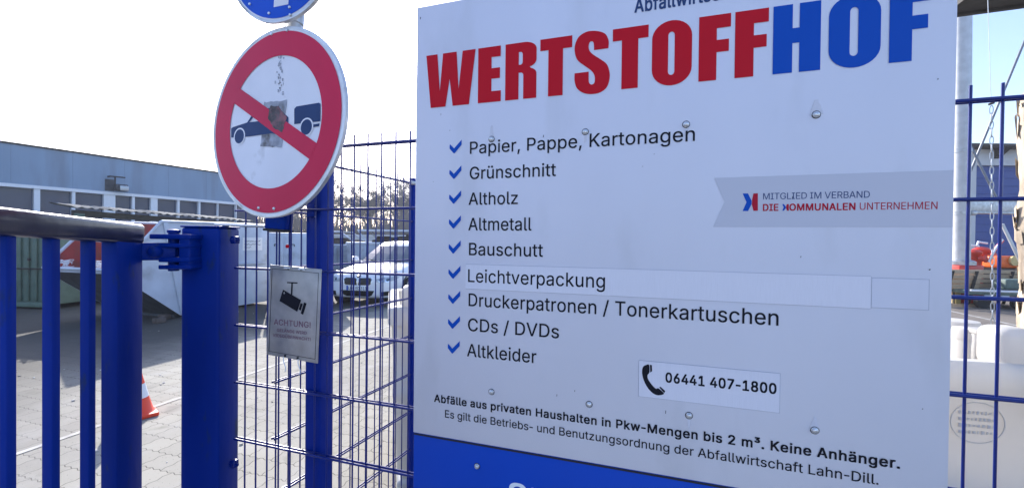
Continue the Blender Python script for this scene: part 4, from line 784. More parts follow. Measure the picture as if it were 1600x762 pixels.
for a, b, w, h in ((0, ih, 2 * iw, .0012), (0, -ih, 2 * iw, .0012), (-iw, 0, .0012, 2 * ih), (iw, 0, .0012, 2 * ih)):
    bo.box(CP.P(a, b, .0004), (w, .0006, h), (CP.r, CP.n, CP.u))
bo.build('printed_border', M_['ink'], pl)
cpx = lambda x, y: CP.px(400 + x / 4.236, 400 + y / 4.236)
decal('camera_symbol', CP, [[cpx(*p) for p in ((207, 170), (276, 173), (276, 181), (244, 180), (240, 268), (231, 268), (235, 179), (207, 178))]], M_['ink'], pl)
decal('camera_symbol', CP, [[cpx(*p) for p in ((180, 221), (300, 290), (274, 367), (157, 296))], [cpx(188 + 6 * math.cos(t), 243 + 8 * math.sin(t)) for t in (0, 1, 2, 3, 4, 5)]], M_['ink'], pl, 0.001)
decal('camera_symbol', CP, [[cpx(*p) for p in ((297, 309), (311, 316), (297, 360), (284, 352))]], M_['ink'], pl)
decal('camera_symbol', CP, [[cpx(*p) for p in ((319, 305), (336, 312), (313, 387), (297, 378))]], M_['ink'], pl)
def cline(t, a, b, cap, m, bold):
    A, B = cpx(*a), cpx(*b); lettering('lettering', CP, t, A, B, cpx(a[0], a[1] - cap)[1] - A[1], m, pl, bold)
cline('ACHTUNG!', (120, 452), (362, 474), 38, M_['faded_red'], 0.01)
cline('GELÄNDE WIRD', (140, 497), (336, 518), 20, M_['faded_red'], 0.012)
cline('VIDEOÜBERWACHT!', (113, 530), (362, 560), 20, M_['faded_red'], 0.012)
tie = MB()
for a in (-.03, .03):
    tie.tube([CP.P(a - .012, H_ / 2 - .006, .003), CP.P(a, H_ / 2 - .005, .006), CP.P(a + .012, H_ / 2 - .006, .003)], .002, 6)
    tie.tube([CP.P(a, -H_ / 2 + .004, .003), CP.P(a + .004, -H_ / 2 - .01, .006), CP.P(a + .012, -H_ / 2 - .03, .004), CP.P(a + .008, -H_ / 2 - .045, .002)], .0014, 6)
tie.build('cable_tie', M_['white_ink'], pl)
for a in (-.026, .026):
    for s in (1, -1):
        MB().lathe(CP.P(a, s * (H_ / 2 - .007), 0), CP.n, [(.004, 0), (.004, .002), (0, .003)], 10).build('rivet', M_['rubber'], pl)

# ------------------------------------------------------------------ traffic cone
cp_ = ground(210, 650)
cone = thing('traffic_cone', cp_, 'orange red traffic cone with white band standing beside the gate leaf on the paving', 'traffic cone', rz=.9)
MB().bbox(cp_ + Z3 * .017, (.29, .29, .034), (V(math.cos(.9), math.sin(.9), 0), V(-math.sin(.9), math.cos(.9), 0), Z3), .01).build('base', M_['cone_red'], cone)
def cone_r(z): return 0.135 - (0.135 - 0.022) * (z / 0.5)
MB().lathe(cp_, Z3, [(cone_r(0) + .012, .033), (cone_r(.03), .045), (cone_r(.17), .17)], 28).build('cone_body', M_['cone_red'], cone)
MB().lathe(cp_, Z3, [(cone_r(.17) + .0012, .17), (cone_r(.29) + .0012, .29)], 28).build('white_band', M_['white_ink'], cone)
MB().lathe(cp_, Z3, [(cone_r(.29), .29), (cone_r(.49), .49), (cone_r(.5) - .004, .5), (.012, .5), (.01, .46)], 28).build('cone_tip', M_['cone_red'], cone)

# ------------------------------------------------------------------ skips and containers
def skip(name, label, P0, e, width, prof, m_body, m_in, m_rim, cat='skip', group=None, rim_r=0.035, ribs=(), ledge=None, shade_edges=None):
    """prof: (s, z) side outline, open top between rim points listed first to last; P0 base corner nearest the camera"""
    e = Vector((e[0], e[1], 0)).normalized(); dv = V(-e.y, e.x, 0)
    if dv.dot(P0) < 0: dv = -dv
    t = thing(name, P0, label, cat, group)
    P = lambda s, z, d: P0 + e * s + Z3 * z + dv * d
    side_m = MB(); inn = MB(); dark_m = MB()
    for d, q in ((0, 1), (width, -1)):
        side_m.prism([P(s, z, d) for s, z in prof], dv * (0.012 * q))
        inn.prism([P(s, z, d + 0.0135 * q) for s, z in prof], dv * (0.002 * q))
    # floor and ends : all edges except the open top
    n = len(prof)
    for i in range(n):
        a, b = prof[i], prof[(i + 1) % n]
        if a[2:] == ('open',): continue
    top_edges = prof_top
    for i in range(n):
        if i in top_edges: continue
        a, b = prof[i], prof[(i + 1) % n]
        dd = Vector((b[0] - a[0], b[1] - a[1])).normalized(); nn = Vector((-dd.y, dd.x)) * 0.012
        ce = Vector((sum(p[0] for p in prof) / n, sum(p[1] for p in prof) / n)); mid = Vector(((a[0] + b[0]) / 2, (a[1] + b[1]) / 2))
        if nn.dot(ce - mid) < 0: nn = -nn
        w0 = 0.013
        (dark_m if shade_edges and i in shade_edges else side_m).prism([P(a[0], a[1], w0), P(b[0], b[1], w0), P(b[0], b[1], width - w0), P(a[0], a[1], width - w0)], e * nn.x + Z3 * nn.y)
    side_m.build('shell', m_body, t)
    if dark_m.v: dark_m.build('underside', M_['skip_dark'], t)  # dark colour paints in the shade under the skip and its sloped end
    inn.build('inner_lining', m_in, t)
    rm = MB()
    for i in top_edges:
        a, b = prof[i], prof[(i + 1) % n]
        for d in (0, width): rm.tube([P(a[0], a[1], d), P(b[0], b[1], d)], rim_r, 8)
    for k in (prof[top_edges[0]], prof[(top_edges[-1] + 1) % n]):
        rm.tube([P(k[0], k[1], 0), P(k[0], k[1], width)], rim_r, 8)
    rm.build('rim', m_rim, t)
    for s0, z0, s1, z1 in ribs:
        rb = MB(); c = (P(s0, z0, -.02) + P(s1, z1, -.02)) / 2; L = (P(s1, z1, 0) - P(s0, z0, 0)); l = L.length; L.normalize()
        rb.bbox(c, (l, .04, .07), (L, dv, L.cross(dv)), .006); rb.build('rib', m_body, t)
    if ledge:
        s0, s1, z = ledge
        lb = MB(); lb.bbox(P((s0 + s1) / 2, z, -.04), (s1 - s0, .08, .03), (e, dv, Z3), .006); lb.build('ledge', m_rim, t)
    return t, P, e, dv
# grey skip in front
prof_top = [0, 1]
gprof = [(-1.073, 1.01), (-.349, 1.885), (2.0, 1.9), (2.06, .12), (1.98, .06), (0, .06), (-1.05, .94)]
gt, GP, ge, gdv = skip('skip', 'light grey open skip with red inside, sloped end and paper notice on its side', V(-6.5, 8.04, 0), (.27, .963), 1.88, gprof,
    M_['skip_grey'], M_['skip_red'], M_['skip_grey'], ribs=((0.02, .1, -.30, 1.86), (1.12, .1, 1.12, 1.86)), ledge=(.12, 2.0, 1.0), rim_r=.028, shade_edges=(4, 5))
MB().box(GP(1.60, 1.45, -.004), (.52, .006, .3), (ge, gdv, Z3)).build('paper_notice', M_['paper'], gt)
scr = MB(); rs = random.Random(7)
for k in range(3):
    s = 1.38; pts = []
    while s < 1.82: pts.append(GP(s, 1.52 - k * .075 + rs.uniform(-.018, .018), -.010)); s += .025
    if k == 2: pts = pts[:8]
    scr.tube(pts, .004, 4)
scr.build('scrawled_writing', M_['ink'], gt)
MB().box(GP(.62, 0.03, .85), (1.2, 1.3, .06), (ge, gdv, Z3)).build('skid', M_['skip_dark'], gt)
# underside pieces : feet in the shadow
for s in (-.45, -.18):
    MB().bbox(GP(s, .05, .35 + s), (.16, .14, .10), (ge, gdv, Z3), .02).build('foot', M_['rust'], gt)
# pale tangled wire scrap on the low lip
for (sx_, dd_, sd2, lab) in ((-.98, 1.45, 3, 'small tangle of pale scrap wire at the far end of the skip lip'), (-1.0, .55, 5, 'larger tangle of pale scrap wire on the skip lip beside the gate stile')):
    rs = random.Random(sd2); tw = MB(); o = GP(sx_, 1.02, dd_)
    for k in range(9):
        pts = [o + V(rs.uniform(-.1, .1), rs.uniform(-.08, .08), rs.uniform(0, .14)) for _ in range(5)]
        tw.tube(smooth_poly([tuple(q) for q in pts], 4)[:-4], .006, 4)
    tag(tw.build('scrap_wire', M_['white_ink']), lab, 'scrap wire')
# green containers on the far left
def green_box(P0, e, L, D, H, name, label):
    e = Vector((e[0], e[1], 0)).normalized(); dv = V(-e.y, e.x, 0)
    if dv.dot(P0) < 0: dv = -dv
    t = thing(name, P0, label, 'container')
    P = lambda s, z, d: P0 + e * s + Z3 * z + dv * d
    m = MB(); m.box(P(L / 2, H / 2 + .05, D / 2 + .03), (L, D, H - .1), (e, dv, Z3))
    k = 0
    while k * .2 < L - .1:
        m.bbox(P(.1 + k * .2, H / 2 + .05, .015), (.12, .05, H - .22), (e, dv, Z3), .018); k += 1
    m.build('corrugated_body', M_['green'], t)
    f = MB()
    for z in (.09, H - .02): f.bbox(P(L / 2, z, -.015), (L + .06, .09, .1), (e, dv, Z3), .01)
    for s in (0, L): f.bbox(P(s, H / 2, -.012), (.09, .09, H), (e, dv, Z3), .01)
    f.build('frame', M_['green'], t)
    b = MB()
    k = 1
    while k * .4 < L: b.bbox(P(k * .4, H * .58, -.02), (.05, .04, .06), (e, dv, Z3), .01); k += 1
    b.tube([P(.1, H * .47, -.025), P(L - .1, H * .47, -.025)], .018, 6)
    b.build('locking_bar', M_['brown'], t)
gq = at(88, 480, 8.9); gq.z = 0
green_box(gq - V(.97, -.25, 0).normalized() * -0 + V(-4.2, 0.4, 0), (.995, -.1), 4.2, 2.2, 1.85, 'container', 'tall green corrugated steel container at the far left behind the gate')
gq2 = at(100, 470, 9.6); gq2.z = 0
green_box(gq2 + V(-.3, 0, 0), (.98, .2), 1.6, .5, .95, 'container', 'low dark green corrugated container behind the low lip of the grey skip')
# dark scrap lying on top of the red skip's low lip
# white panel containers to the right of the grey skip
def panel_container(P0, e, L, D, H, label, np):
    e = Vector((e[0], e[1], 0)).normalized(); dv = V(-e.y, e.x, 0)
    if dv.dot(P0) < 0: dv = -dv
    t = thing('panel_container', P0, label, 'container')
    P = lambda s, z, d: P0 + e * s + Z3 * z + dv * d
    MB().bbox(P(L / 2, H / 2 + .05, D / 2), (L, D, H - .1), (e, dv, Z3), .03).build('body', M_['skip_grey'], t)
    for k in range(np):
        s = (k + .5) * L / np
        MB().bbox(P(s, H * .54, -.012), (L / np - .05, .02, H - .3), (e, dv, Z3), .008).build('front_panel', M_['skip_grey'], t)
        h = MB(); h.tube([P(s - .03, H - .32, -.03), P(s - .03, H - .27, -.035), P(s + .03, H - .27, -.035), P(s + .03, H - .32, -.03)], .009, 6)
        h.build('handle', M_['car_black'], t)
q = at(418, 470, 9.6); q.z = 0
panel_container(q, (.97, .1), 1.15, 1.0, 1.72, 'white box container with black handles right of the light grey skip', 3)
# two far open roll-off containers
prof_top = [0]
fprof = [(-.1, 1.45), (3.4, 1.45), (3.3, .2), (0, .2)]
q = at(472, 440, 15.2); q.z = 0
t1, P1, e1_, d1 = skip('skip', 'far blue grey skip with raised lid, left of the white car', q, (.99, .12), 2.0, [(-.1, 1.35), (2.05, 1.35), (1.95, .2), (0, .2)], M_['skip_blue'], M_['skip_dark'], M_['skip_grey'], rim_r=.04,
     ribs=tuple((s, .25, s, 1.3) for s in (.3, .75, 1.2, 1.65)))
lid = MB(); lid.tube([P1(-.05, 1.36, .2), P1(.3, 1.85, .2), P1(1.3, 1.85, .2), P1(1.95, 1.36, .2)], .035, 6); lid.tube([P1(-.05, 1.36, 1.9), P1(.3, 1.85, 1.9), P1(1.3, 1.85, 1.9), P1(1.95, 1.36, 1.9)], .035, 6)
lid.box(P1(.8, 1.86, 1.05), (1.05, 1.75, .03), (e1_, d1, Z3)); lid.build('lid_frame', M_['skip_grey'], t1)
hp_ = MB(); rs = random.Random(3)
for k in range(46): hp_.bbox(P1(rs.uniform(.2, 1.8), 1.25 + rs.uniform(0, .25), rs.uniform(.3, 1.6)), (rs.uniform(.2, .5), rs.uniform(.1, .3), rs.uniform(.08, .3)), (V(1, 0, 0), V(0, 1, 0), Z3), .02)
hp_.build('scrap_load', M_['rust'], t1)
q = at(546, 440, 13.6); q.z = 0
t2, P2, e2_, d2 = skip('skip', 'far blue grey skip with raised lid, standing behind the white car', q, (.99, .1), 2.2, fprof, M_['skip_blue'], M_['skip_dark'], M_['skip_grey'], rim_r=.04,
     ribs=tuple((s, .25, s, 1.4) for s in (.05, .5, .95, 1.4, 1.85, 2.3, 2.75, 3.2)))
lid = MB()
for d in (.2, 2.0): lid.tube([P2(.55, 1.46, d), P2(.2, 1.88, d), P2(2.3, 1.88, d), P2(2.75, 1.46, d)], .035, 6)
lid.box(P2(1.25, 1.90, 1.1), (2.1, 1.85, .03), (e2_, d2, Z3)); lid.build('lid_frame', M_['skip_grey'], t2)
hp_ = MB()
for k in range(60): hp_.bbox(P2(rs.uniform(.6, 2.5), 1.35 + rs.uniform(0, .3), rs.uniform(.5, 1.8)), (rs.uniform(.2, .5), rs.uniform(.1, .3), rs.uniform(.08, .3)), (V(1, 0, 0), V(0, 1, 0), Z3), .02)
hp_.build('scrap_load', M_['rust'], t2)
# ------------------------------------------------------------------ long hall on the left
HZ = 5.0
def at_z(x, y, z):
    r = ray(x, y); return CAM + r * ((z - EYE) / r.z)
h0, h1 = at_z(30, 226.5, HZ), at_z(335, 269.5, HZ)
hd = (h1 - h0); hd.z = 0; hd.normalize(); hn = V(hd.y, -hd.x, 0)
if hn.dot(-h0) < 0: hn = -hn
h0.z = 0
hall = thing('hall', h0, 'long hall with blue grey cladding above a white framed window band', 'building')
HF = Frame(h0, hd, Z3)
if HF.n.dot(hn) < 0: HF = Frame(h0, hd, Z3)
hs_n = HF.n if HF.n.dot(hn) > 0 else -HF.n
def HP(s, z, d=0): return h0 + hd * s + Z3 * z + hs_n * d
def hpx(x, y):
    q = on_plane(x, y, h0, hs_n); return ((q - h0).dot(hd), q.z)
S0, S1 = -14, hpx(404, 320)[0]
zw1 = (hpx(0, 290)[1] + hpx(340, 318)[1]) / 2       # window head
zfr = (hpx(0, 284)[1] + hpx(340, 314.5)[1]) / 2
print('hall', S0, S1, zw1, zfr)
MB().box(HP((S0 + S1) / 2, (HZ + zfr) / 2, -.15), (S1 - S0, .3, HZ - zfr), (hd, hs_n, Z3)).build('fascia', M_['fascia'], hall)
sm = MB(); k = S0 + .6
while k < S1: sm.box(HP(k, (HZ + zfr) / 2, .002), (.018, .006, HZ - zfr - .05), (hd, hs_n, Z3)); k += 1.65
M_['seam_blue'] = mat('cladding_joint', (0.225, 0.305, 0.41), 0.6)
sm.build('cladding_joints', M_['seam_blue'], hall)
MB().bbox(HP((S0 + S1) / 2, HZ + .03, -.14), (S1 - S0 + .1, .42, .06), (hd, hs_n, Z3), .01).build('roof_edge', M_['brown'], hall)
MB().box(HP((S0 + S1) / 2, HZ + .0, -7.4), (S1 - S0, 14, .1), (hd, hs_n, Z3)).build('roof', M_['soffit'], hall)
MB().box(HP((S0 + S1) / 2, HZ / 2 - .05, -14.2), (S1 - S0, .3, HZ - .1), (hd, hs_n, Z3)).build('rear_wall', M_['wall_low'], hall)
for s in (S0 + .15, S1 - .15): MB().box(HP(s, HZ / 2 - .05, -7.2), (.3, 13.7, HZ - .1), (hd, hs_n, Z3)).build('end_wall', M_['wall_low'], hall)
WB = 2.2
MB().box(HP((S0 + S1) / 2, WB / 2, -.15), (S1 - S0, .3, WB), (hd, hs_n, Z3)).build('lower_wall', M_['wall_low'], hall)
MB().box(HP((S0 + S1) / 2, (zw1 + zfr) / 2, -.10), (S1 - S0, .26, zfr - zw1 - .004), (hd, hs_n, Z3)).build('window_head', M_['frame_white'], hall)
# posts of the window band, read off the facade
posts = [(-160, -150), (-90, -80), (53.5, 63), (113, 118), (162.5, 180.5), (207, 211), (236, 246.5), (277.5, 281), (310.5, 313.5), (340.2, 341.6), (368.5, 370)]
ps_ = [(hpx(a, 320)[0], hpx(b, 320)[0]) for a, b in posts]
for a, b in ps_:
    MB().box(HP((a + b) / 2, (zw1 + WB) / 2, -.11), (b - a, .2, zw1 - WB), (hd, hs_n, Z3)).build('window_post', M_['frame_white'], hall)
edges = [S0] + [v for p in ps_ for v in p] + [S1]
for k in range(0, len(edges), 2):
    a, b = edges[k], edges[k + 1]
    if b - a < .1: continue
    MB().box(HP((a + b) / 2, (zw1 + WB) / 2, -.17), (b - a, .02, zw1 - WB), (hd, hs_n, Z3)).build('window', M_['window'], hall)
# flood lamp on the cladding
lx, lz = hpx(185, 294); ly = hpx(180, 277)[1]
fl = thing('wall_lamp', HP(lx, lz, .2), 'small bracketed floodlight on the blue grey hall cladding', 'wall lamp')
lm = MB(); lm.tube([HP(lx - .35, ly, 0.0), HP(lx - .35, ly, .22), HP(lx + .12, ly - .0, .3)], .03, 6); lm.tube([HP(lx - .2, ly, .24), HP(lx - .2, lz + .1, .24)], .025, 6)
lm.build('bracket', M_['brown'], fl)
MB().bbox(HP(lx, lz, .26), (.42, .26, .30), (hd, hs_n, Z3), .04).build('housing', M_['skip_dark'], fl)
MB().bbox(HP(lx + .06, lz - .02, .40), (.30, .03, .22), (hd, hs_n, Z3), .02).build('lens', M_['lamp_lens'], fl)
MB().box(HP(lx - .3, lz + .1, .01), (.3, .02, .5), (hd, hs_n, Z3)).build('backplate', M_['skip_dark'], fl)
# open shed with corrugated roof before the hall
c0, c1 = at(112, 322.8, 12.2), at(397, 345.5, 16.6)
cdv = (c1 - c0); CL = cdv.length; cdv.normalize(); cn = V(cdv.y, -cdv.x, 0).normalized()
if cn.dot(-c0) < 0: cn = -cn
shed = thing('open_shed', V(c0.x, c0.y, 0), 'open lean-to shed with corrugated roof between the grey skip and the hall', 'shed')
cr = MB(); N = int(CL / .055)
vs = []; 
for k in range(N + 1):
    o = .028 * math.cos(k * math.pi * 2 * .055 / .21)
    for d, z in ((0, 0), (-2.6, .22)):
        p = c0 + cdv * (k * .055) + cn * d + Z3 * (z + o); vs.append(p)
for k in range(N + 1):
    vs.append(vs[2 * k] - Z3 * .012); vs.append(vs[2 * k + 1] - Z3 * .012)
q0 = 2 * (N + 1)
cr.add(vs, [(2 * k, 2 * k + 2, 2 * k + 3, 2 * k + 1) for k in range(N)] + [(q0 + 2 * k, q0 + 2 * k + 1, q0 + 2 * k + 3, q0 + 2 * k + 2) for k in range(N)] + [(2 * k, q0 + 2 * k, q0 + 2 * k + 2, 2 * k + 2) for k in range(N)])
cr.build('corrugated_roof', M_['corr'], shed)
hcd = V(cdv.x, cdv.y, 0).normalized()
def SP(s, z, d): 
    b = c0 + cdv * s; return V(b.x, b.y, z) + cn * d
zs = lambda s: (c0 + cdv * s).z
MB().bbox(SP(CL / 2, zs(CL / 2) - .17, -.25), (CL - .1, .1, .18), (cdv, cn, Z3), .01).build('front_beam', M_['brown'], shed)
MB().box(SP(CL / 2, zs(CL / 2) / 2 - .1, -2.5), (CL - .1, .08, zs(CL / 2) - .3), (hcd, cn, Z3)).build('back_wall', M_['wall_low'], shed)
for s in (.2, 2.3, 4.0, CL - .3):
    MB().bbox(SP(s, zs(s) / 2 - .08, -.22), (.22, .2, zs(s) - .2), (hcd, cn, Z3), .01).build('shed_post', M_['green'], shed)

# ------------------------------------------------------------------ white estate car
def make_car():
    cpos = V(-3.22, 11.75, 0)
    fwd = V(-.16, -.987, 0).normalized(); lf = V(-fwd.y, fwd.x, 0)
    rz = math.atan2(fwd.y, fwd.x)
    t = thing('parked_car', cpos, 'white estate car with twin black grille openings parked facing the fence', 'car', rz=rz)
    P = lambda x, y, z: cpos + fwd * x + lf * y + Z3 * z
    st = [(2.27, .50, .33, .60), (2.24, .66, .25, .68), (2.14, .79, .2, .755), (1.97, .86, .19, .81), (1.72, .892, .19, .865), (1.3, .90, .19, .93), (.85, .90, .19, 1.0), (.2, .905, .2, 1.0), (-1.0, .905, .2, 1.02), (-1.7, .90, .22, 1.03), (-2.1, .86, .26, 1.02), (-2.28, .76, .36, .98)]
    def sec(hw, zb, zt):
        H = zt - zb
        h = [(.0, zb), (.8 * hw, zb), (.95 * hw, zb + .1 * H), (hw, zb + .35 * H), (.995 * hw, zb + .58 * H), (.965 * hw, zb + .8 * H), (.90 * hw, zb + .935 * H), (.72 * hw, zt), (.36 * hw, zt + .018), (0, zt + .026)]
        return h + [(-y, z) for y, z in h[-2:0:-1]]
    vs = []; n = None
    for x, hw, zb, zt in st:
        s = sec(hw, zb, zt); n = len(s); vs += [P(x, y, z) for y, z in s]
    fs = [(i * n + k, i * n + (k + 1) % n, (i + 1) * n + (k + 1) % n, (i + 1) * n + k) for i in range(len(st) - 1) for k in range(n)]
    fs += [tuple(range(n)), tuple(range((len(st) - 1) * n, len(st) * n))]
    body = MB(); body.add(vs, fs, True); bo = body.build('body', M_['car'], t)
    md = bo.modifiers.new('s', 'SUBSURF'); md.levels = 2; md.render_levels = 2
    dg = bpy.context.evaluated_depsgraph_get(); me = bpy.data.meshes.new_from_object(bo.evaluated_get(dg)); bo.modifiers.clear(); old = bo.data; bo.data = me; me.name = 'body'
    for p in me.polygons: p.use_smooth = True
    bvh = BVHTree.FromPolygons([v.co.copy() for v in me.vertices], [list(p.vertices) for p in me.polygons])
    # greenhouse
    def ring(xf, xr, hw, z, tw=.86):
        return [(xf, 0, z), (xf - .03, hw * .5, z), (xf - .12, hw * tw, z), (xf - .34, hw, z), (xr + .9, hw, z), (xr + .25, hw * .97, z), (xr + .05, hw * .8, z), (xr, 0, z)]
    rings = [ring(1.02, -2.05, .80, .97), ring(.62, -1.98, .745, 1.2), ring(.18, -1.86, .66, 1.43), ring(.02, -1.78, .60, 1.50), ring(-.25, -1.5, .42, 1.545)]
    vs = []
    for r in rings:
        full = r + [(x, -y, z) for x, y, z in r[-2:0:-1]]; n = len(full); vs += [P(*q) for q in full]
    g = MB(); g.add(vs, [(i * n + k, i * n + (k + 1) % n, (i + 1) * n + (k + 1) % n, (i + 1) * n + k) for i in range(len(rings) - 1) for k in range(n)] + [tuple(range((len(rings) - 1) * n, len(rings) * n))], True)
    g.build('cabin', M_['car'], t)
    # glass: windscreen and side windows follow the cabin rings
    def gl(name, idx, f0, f1, sides=(1,), off=.012, a=None):
        m = MB()
        for sgn in sides:
            def pt(i, fz):
                fz = max(0, fz); z = .97 + fz * (1.43 - .97)
                lo, hi = (rings[0], rings[1]) if z < 1.2 else (rings[1], rings[2])
                u = (z - lo[0][2]) / (hi[0][2] - lo[0][2])
                i0 = int(math.floor(i)); f = i - i0; i1 = min(i0 + 1, 7)
                q = [(1 - u) * ((1 - f) * lo[i0][k] + f * lo[i1][k]) + u * ((1 - f) * hi[i0][k] + f * hi[i1][k]) for k in range(3)]
                c = Vector((-.4, 0, q[2])); d = (Vector(q) - c); d.normalize(); q = Vector(q) + d * off
                return P(q.x, q.y * sgn, q.z)
            for k in range(len(idx) - 1):
                for j in range(6):
                    z0, z1 = f0 + (f1 - f0) * j / 6, f0 + (f1 - f0) * (j + 1) / 6
                    m.quad(pt(idx[k], z0), pt(idx[k + 1], z0), pt(idx[k + 1], z1), pt(idx[k], z1))
        return m.build(name, M_['car_glass'], t)
    gl('windscreen', [0, .5, 1, 1.5, 2, 2.3], .06, .95, (1, -1))
    gl('side_window', [3.0, 3.35], .12, .9, (1,)); gl('side_window', [3.42, 4.0], .12, .9, (1,)); gl('side_window', [4.1, 4.9], .14, .88, (1,))
    gl('side_window', [3.0, 3.35], .12, .9, (-1,)); gl('side_window', [3.42, 4.0], .12, .9, (-1,)); gl('side_window', [4.1, 4.9], .14, .88, (-1,))
    # things laid on the nose: polygons in (y, z) cast back onto the body
    def nose(name, poly, m, off=.006, rings_=5, side=False):
        cy = sum(p[0] for p in poly) / len(poly); cz = sum(p[1] for p in poly) / len(poly)
        pl_ = []
        for i, p in enumerate(poly):
            q = poly[(i + 1) % len(poly)]
            for k in range(4): pl_.append((p[0] + (q[0] - p[0]) * k / 4, p[1] + (q[1] - p[1]) * k / 4))
        L = len(pl_); vs = []
        def cast(y, z):
            h = bvh.ray_cast(Vector((4, y, z)), Vector((-1, 0, 0)))
            if h[0] is None: return P(1.9, y, z)
            q = h[0] + h[1] * off if h[1].x > 0 else h[0] - h[1] * off
            return P(q.x, q.y, q.z)
        for r in range(rings_):
            f = 1 - r / rings_
            vs += [cast(cy + (y - cy) * f, cz + (z - cz) * f) for y, z in pl_]
        vs.append(cast(cy, cz))
        fs = [(r * L + k, r * L + (k + 1) % L, (r + 1) * L + (k + 1) % L, (r + 1) * L + k) for r in range(rings_ - 1) for k in range(L)] + [((rings_ - 1) * L + k, (rings_ - 1) * L + (k + 1) % L, rings_ * L) for k in range(L)]
        return MB().add(vs, fs, True).build(name, m, t)
    for s in (1, -1):
        k = [(s * .03, .53), (s * .025, .655), (s * .06, .68), (s * .30, .685), (s * .345, .65), (s * .32, .56), (s * .28, .535)]
        ck = (s * .185, .61); nose('grille_rim', [(ck[0] + (y - ck[0]) * 1.1, ck[1] + (z - ck[1]) * 1.16) for y, z in k], M_['chrome'], .004)
        nose('grille', k, M_['car_black'], .010)
        nose('headlight', [(s * .43, .60), (s * .45, .665), (s * .60, .70), (s * .80, .715), (s * .845, .69), (s * .80, .63), (s * .60, .585)], M_['lamp_lens'], .006)
        for y in (.56, .70): 
            c = [(s * y + .052 * math.cos(a * .628), .645 + .048 * math.sin(a * .628)) for a in range(10)]
            nose('headlamp_ring', c, M_['chrome'], .011, 3); nose('headlamp_bulb', [(s * y + (q[0] - s * y) * .6, .645 + (q[1] - .645) * .6) for q in c], M_['car_glass'], .015, 2)
        nose('fog_intake', [(s * .55, .275), (s * .55, .375), (s * .80, .40), (s * .82, .37), (s * .78, .30)], M_['car_black'], .006)
    nose('air_intake', [(-.42, .40), (.42, .40), (.36, .30), (.28, .265), (-.28, .265), (-.36, .30)], M_['car_black'], .006)
    # number plate
    x0 = bvh.ray_cast(Vector((4, 0, .45)), Vector((-1, 0, 0)))[0].x + .02
    pl_ = MB().bbox(P(x0, 0, .455), (.02, .52, .112), (fwd, lf, Z3), .004).build('number_plate', M_['white_ink'], t)
    NP = Frame(P(x0 + .0105, 0, .455), lf, Z3)
    if NP.n.dot(fwd) < 0: NP = Frame(P(x0 + .0105, 0, .455), -lf, Z3)
    lettering('plate_lettering', NP, 'LDK ED 311', (-.205, -.037), (.245, -.037), .074, M_['ink'], pl_, .02, .0015)
    decal('plate_band', NP, [[(-.258, -.054), (-.218, -.054), (-.218, .054), (-.258, .054)]], M_['blue_ink'], pl_, .0015)
    # roundel above the grille
    h = bvh.ray_cast(Vector((4, 0, .725)), Vector((-1, 0, 0)))
    if h[0]:
        c = P(*h[0]); nn = (fwd * h[1].x + lf * h[1].y + Z3 * h[1].z); nn = nn if nn.dot(fwd) > 0 else -nn
        nn = (nn + Z3 * .6).normalized()
        ro = MB().lathe(c, nn, [(.05, 0), (.05, .012), (.046, .016), (0, .016)], 20).build('badge', M_['car_black'], t)
        uu = nn.cross(lf).normalized(); BF = Frame(c + nn * .0165, uu.cross(nn), uu)
        for a0, mm in ((0, 'white_ink'), (90, 'blue_ink'), (180, 'white_ink'), (270, 'blue_ink')):
            decal('badge_quarter', BF, [[(0, 0)] + arc(0, 0, .034, .034, a0, a0 + 90, 6)], M_[mm], ro, .0005)
    # mirrors, wheels, arches
    for s in (1, -1):
        mm = MB(); mm.bbox(P(.66, s * 1.0, 1.05), (.14, .2, .13), (fwd, lf, Z3), .05, 3); mm.tube([P(.68, s * .8, .99), P(.67, s * .95, 1.02)], .025, 8); mm.build('wing_mirror', M_['car'], t)
        for x in (1.42, -1.36):
            MB().lathe(P(x, s * .70, .33), lf * s, [(.0, 0), (.385, 0), (.385, .213), (.375, .216)], 32).build('wheel_arch', M_['car_black'], t)
            w = MB().lathe(P(x, s * .70, .33), lf * s, [(.0, .0), (.33, 0), (.33, .19), (.31, .222), (.25, .224), (.24, .21)], 32).build('wheel', M_['rubber'], t)
            r = MB(); r.lathe(P(x, s * .70, .33), lf * s, [(.245, .205), (.24, .225), (.215, .226), (.21, .20)], 32)
            for k in range(5):
                a = k * 1.2566; dv_ = fwd * math.cos(a) + Z3 * math.sin(a)
                r.bbox(P(x, s * .70, .33) + lf * (s * .215) + dv_ * .12, (.22, .02, .05), (dv_, lf, dv_.cross(lf)), .008)
            r.lathe(P(x, s * .70, .33), lf * s, [(.06, .2), (.06, .23), (0, .232)], 16); r.build('rim', M_['galv'], w)
    wl = MB(); wl.tube([P(.99, .5, 1.0), P(.80, -.1, 1.075)], .01, 6); wl.tube([P(1.0, -.1, 1.0), P(.82, -.62, 1.07)], .01, 6); wl.build('wiper', M_['car_black'], t)
make_car()

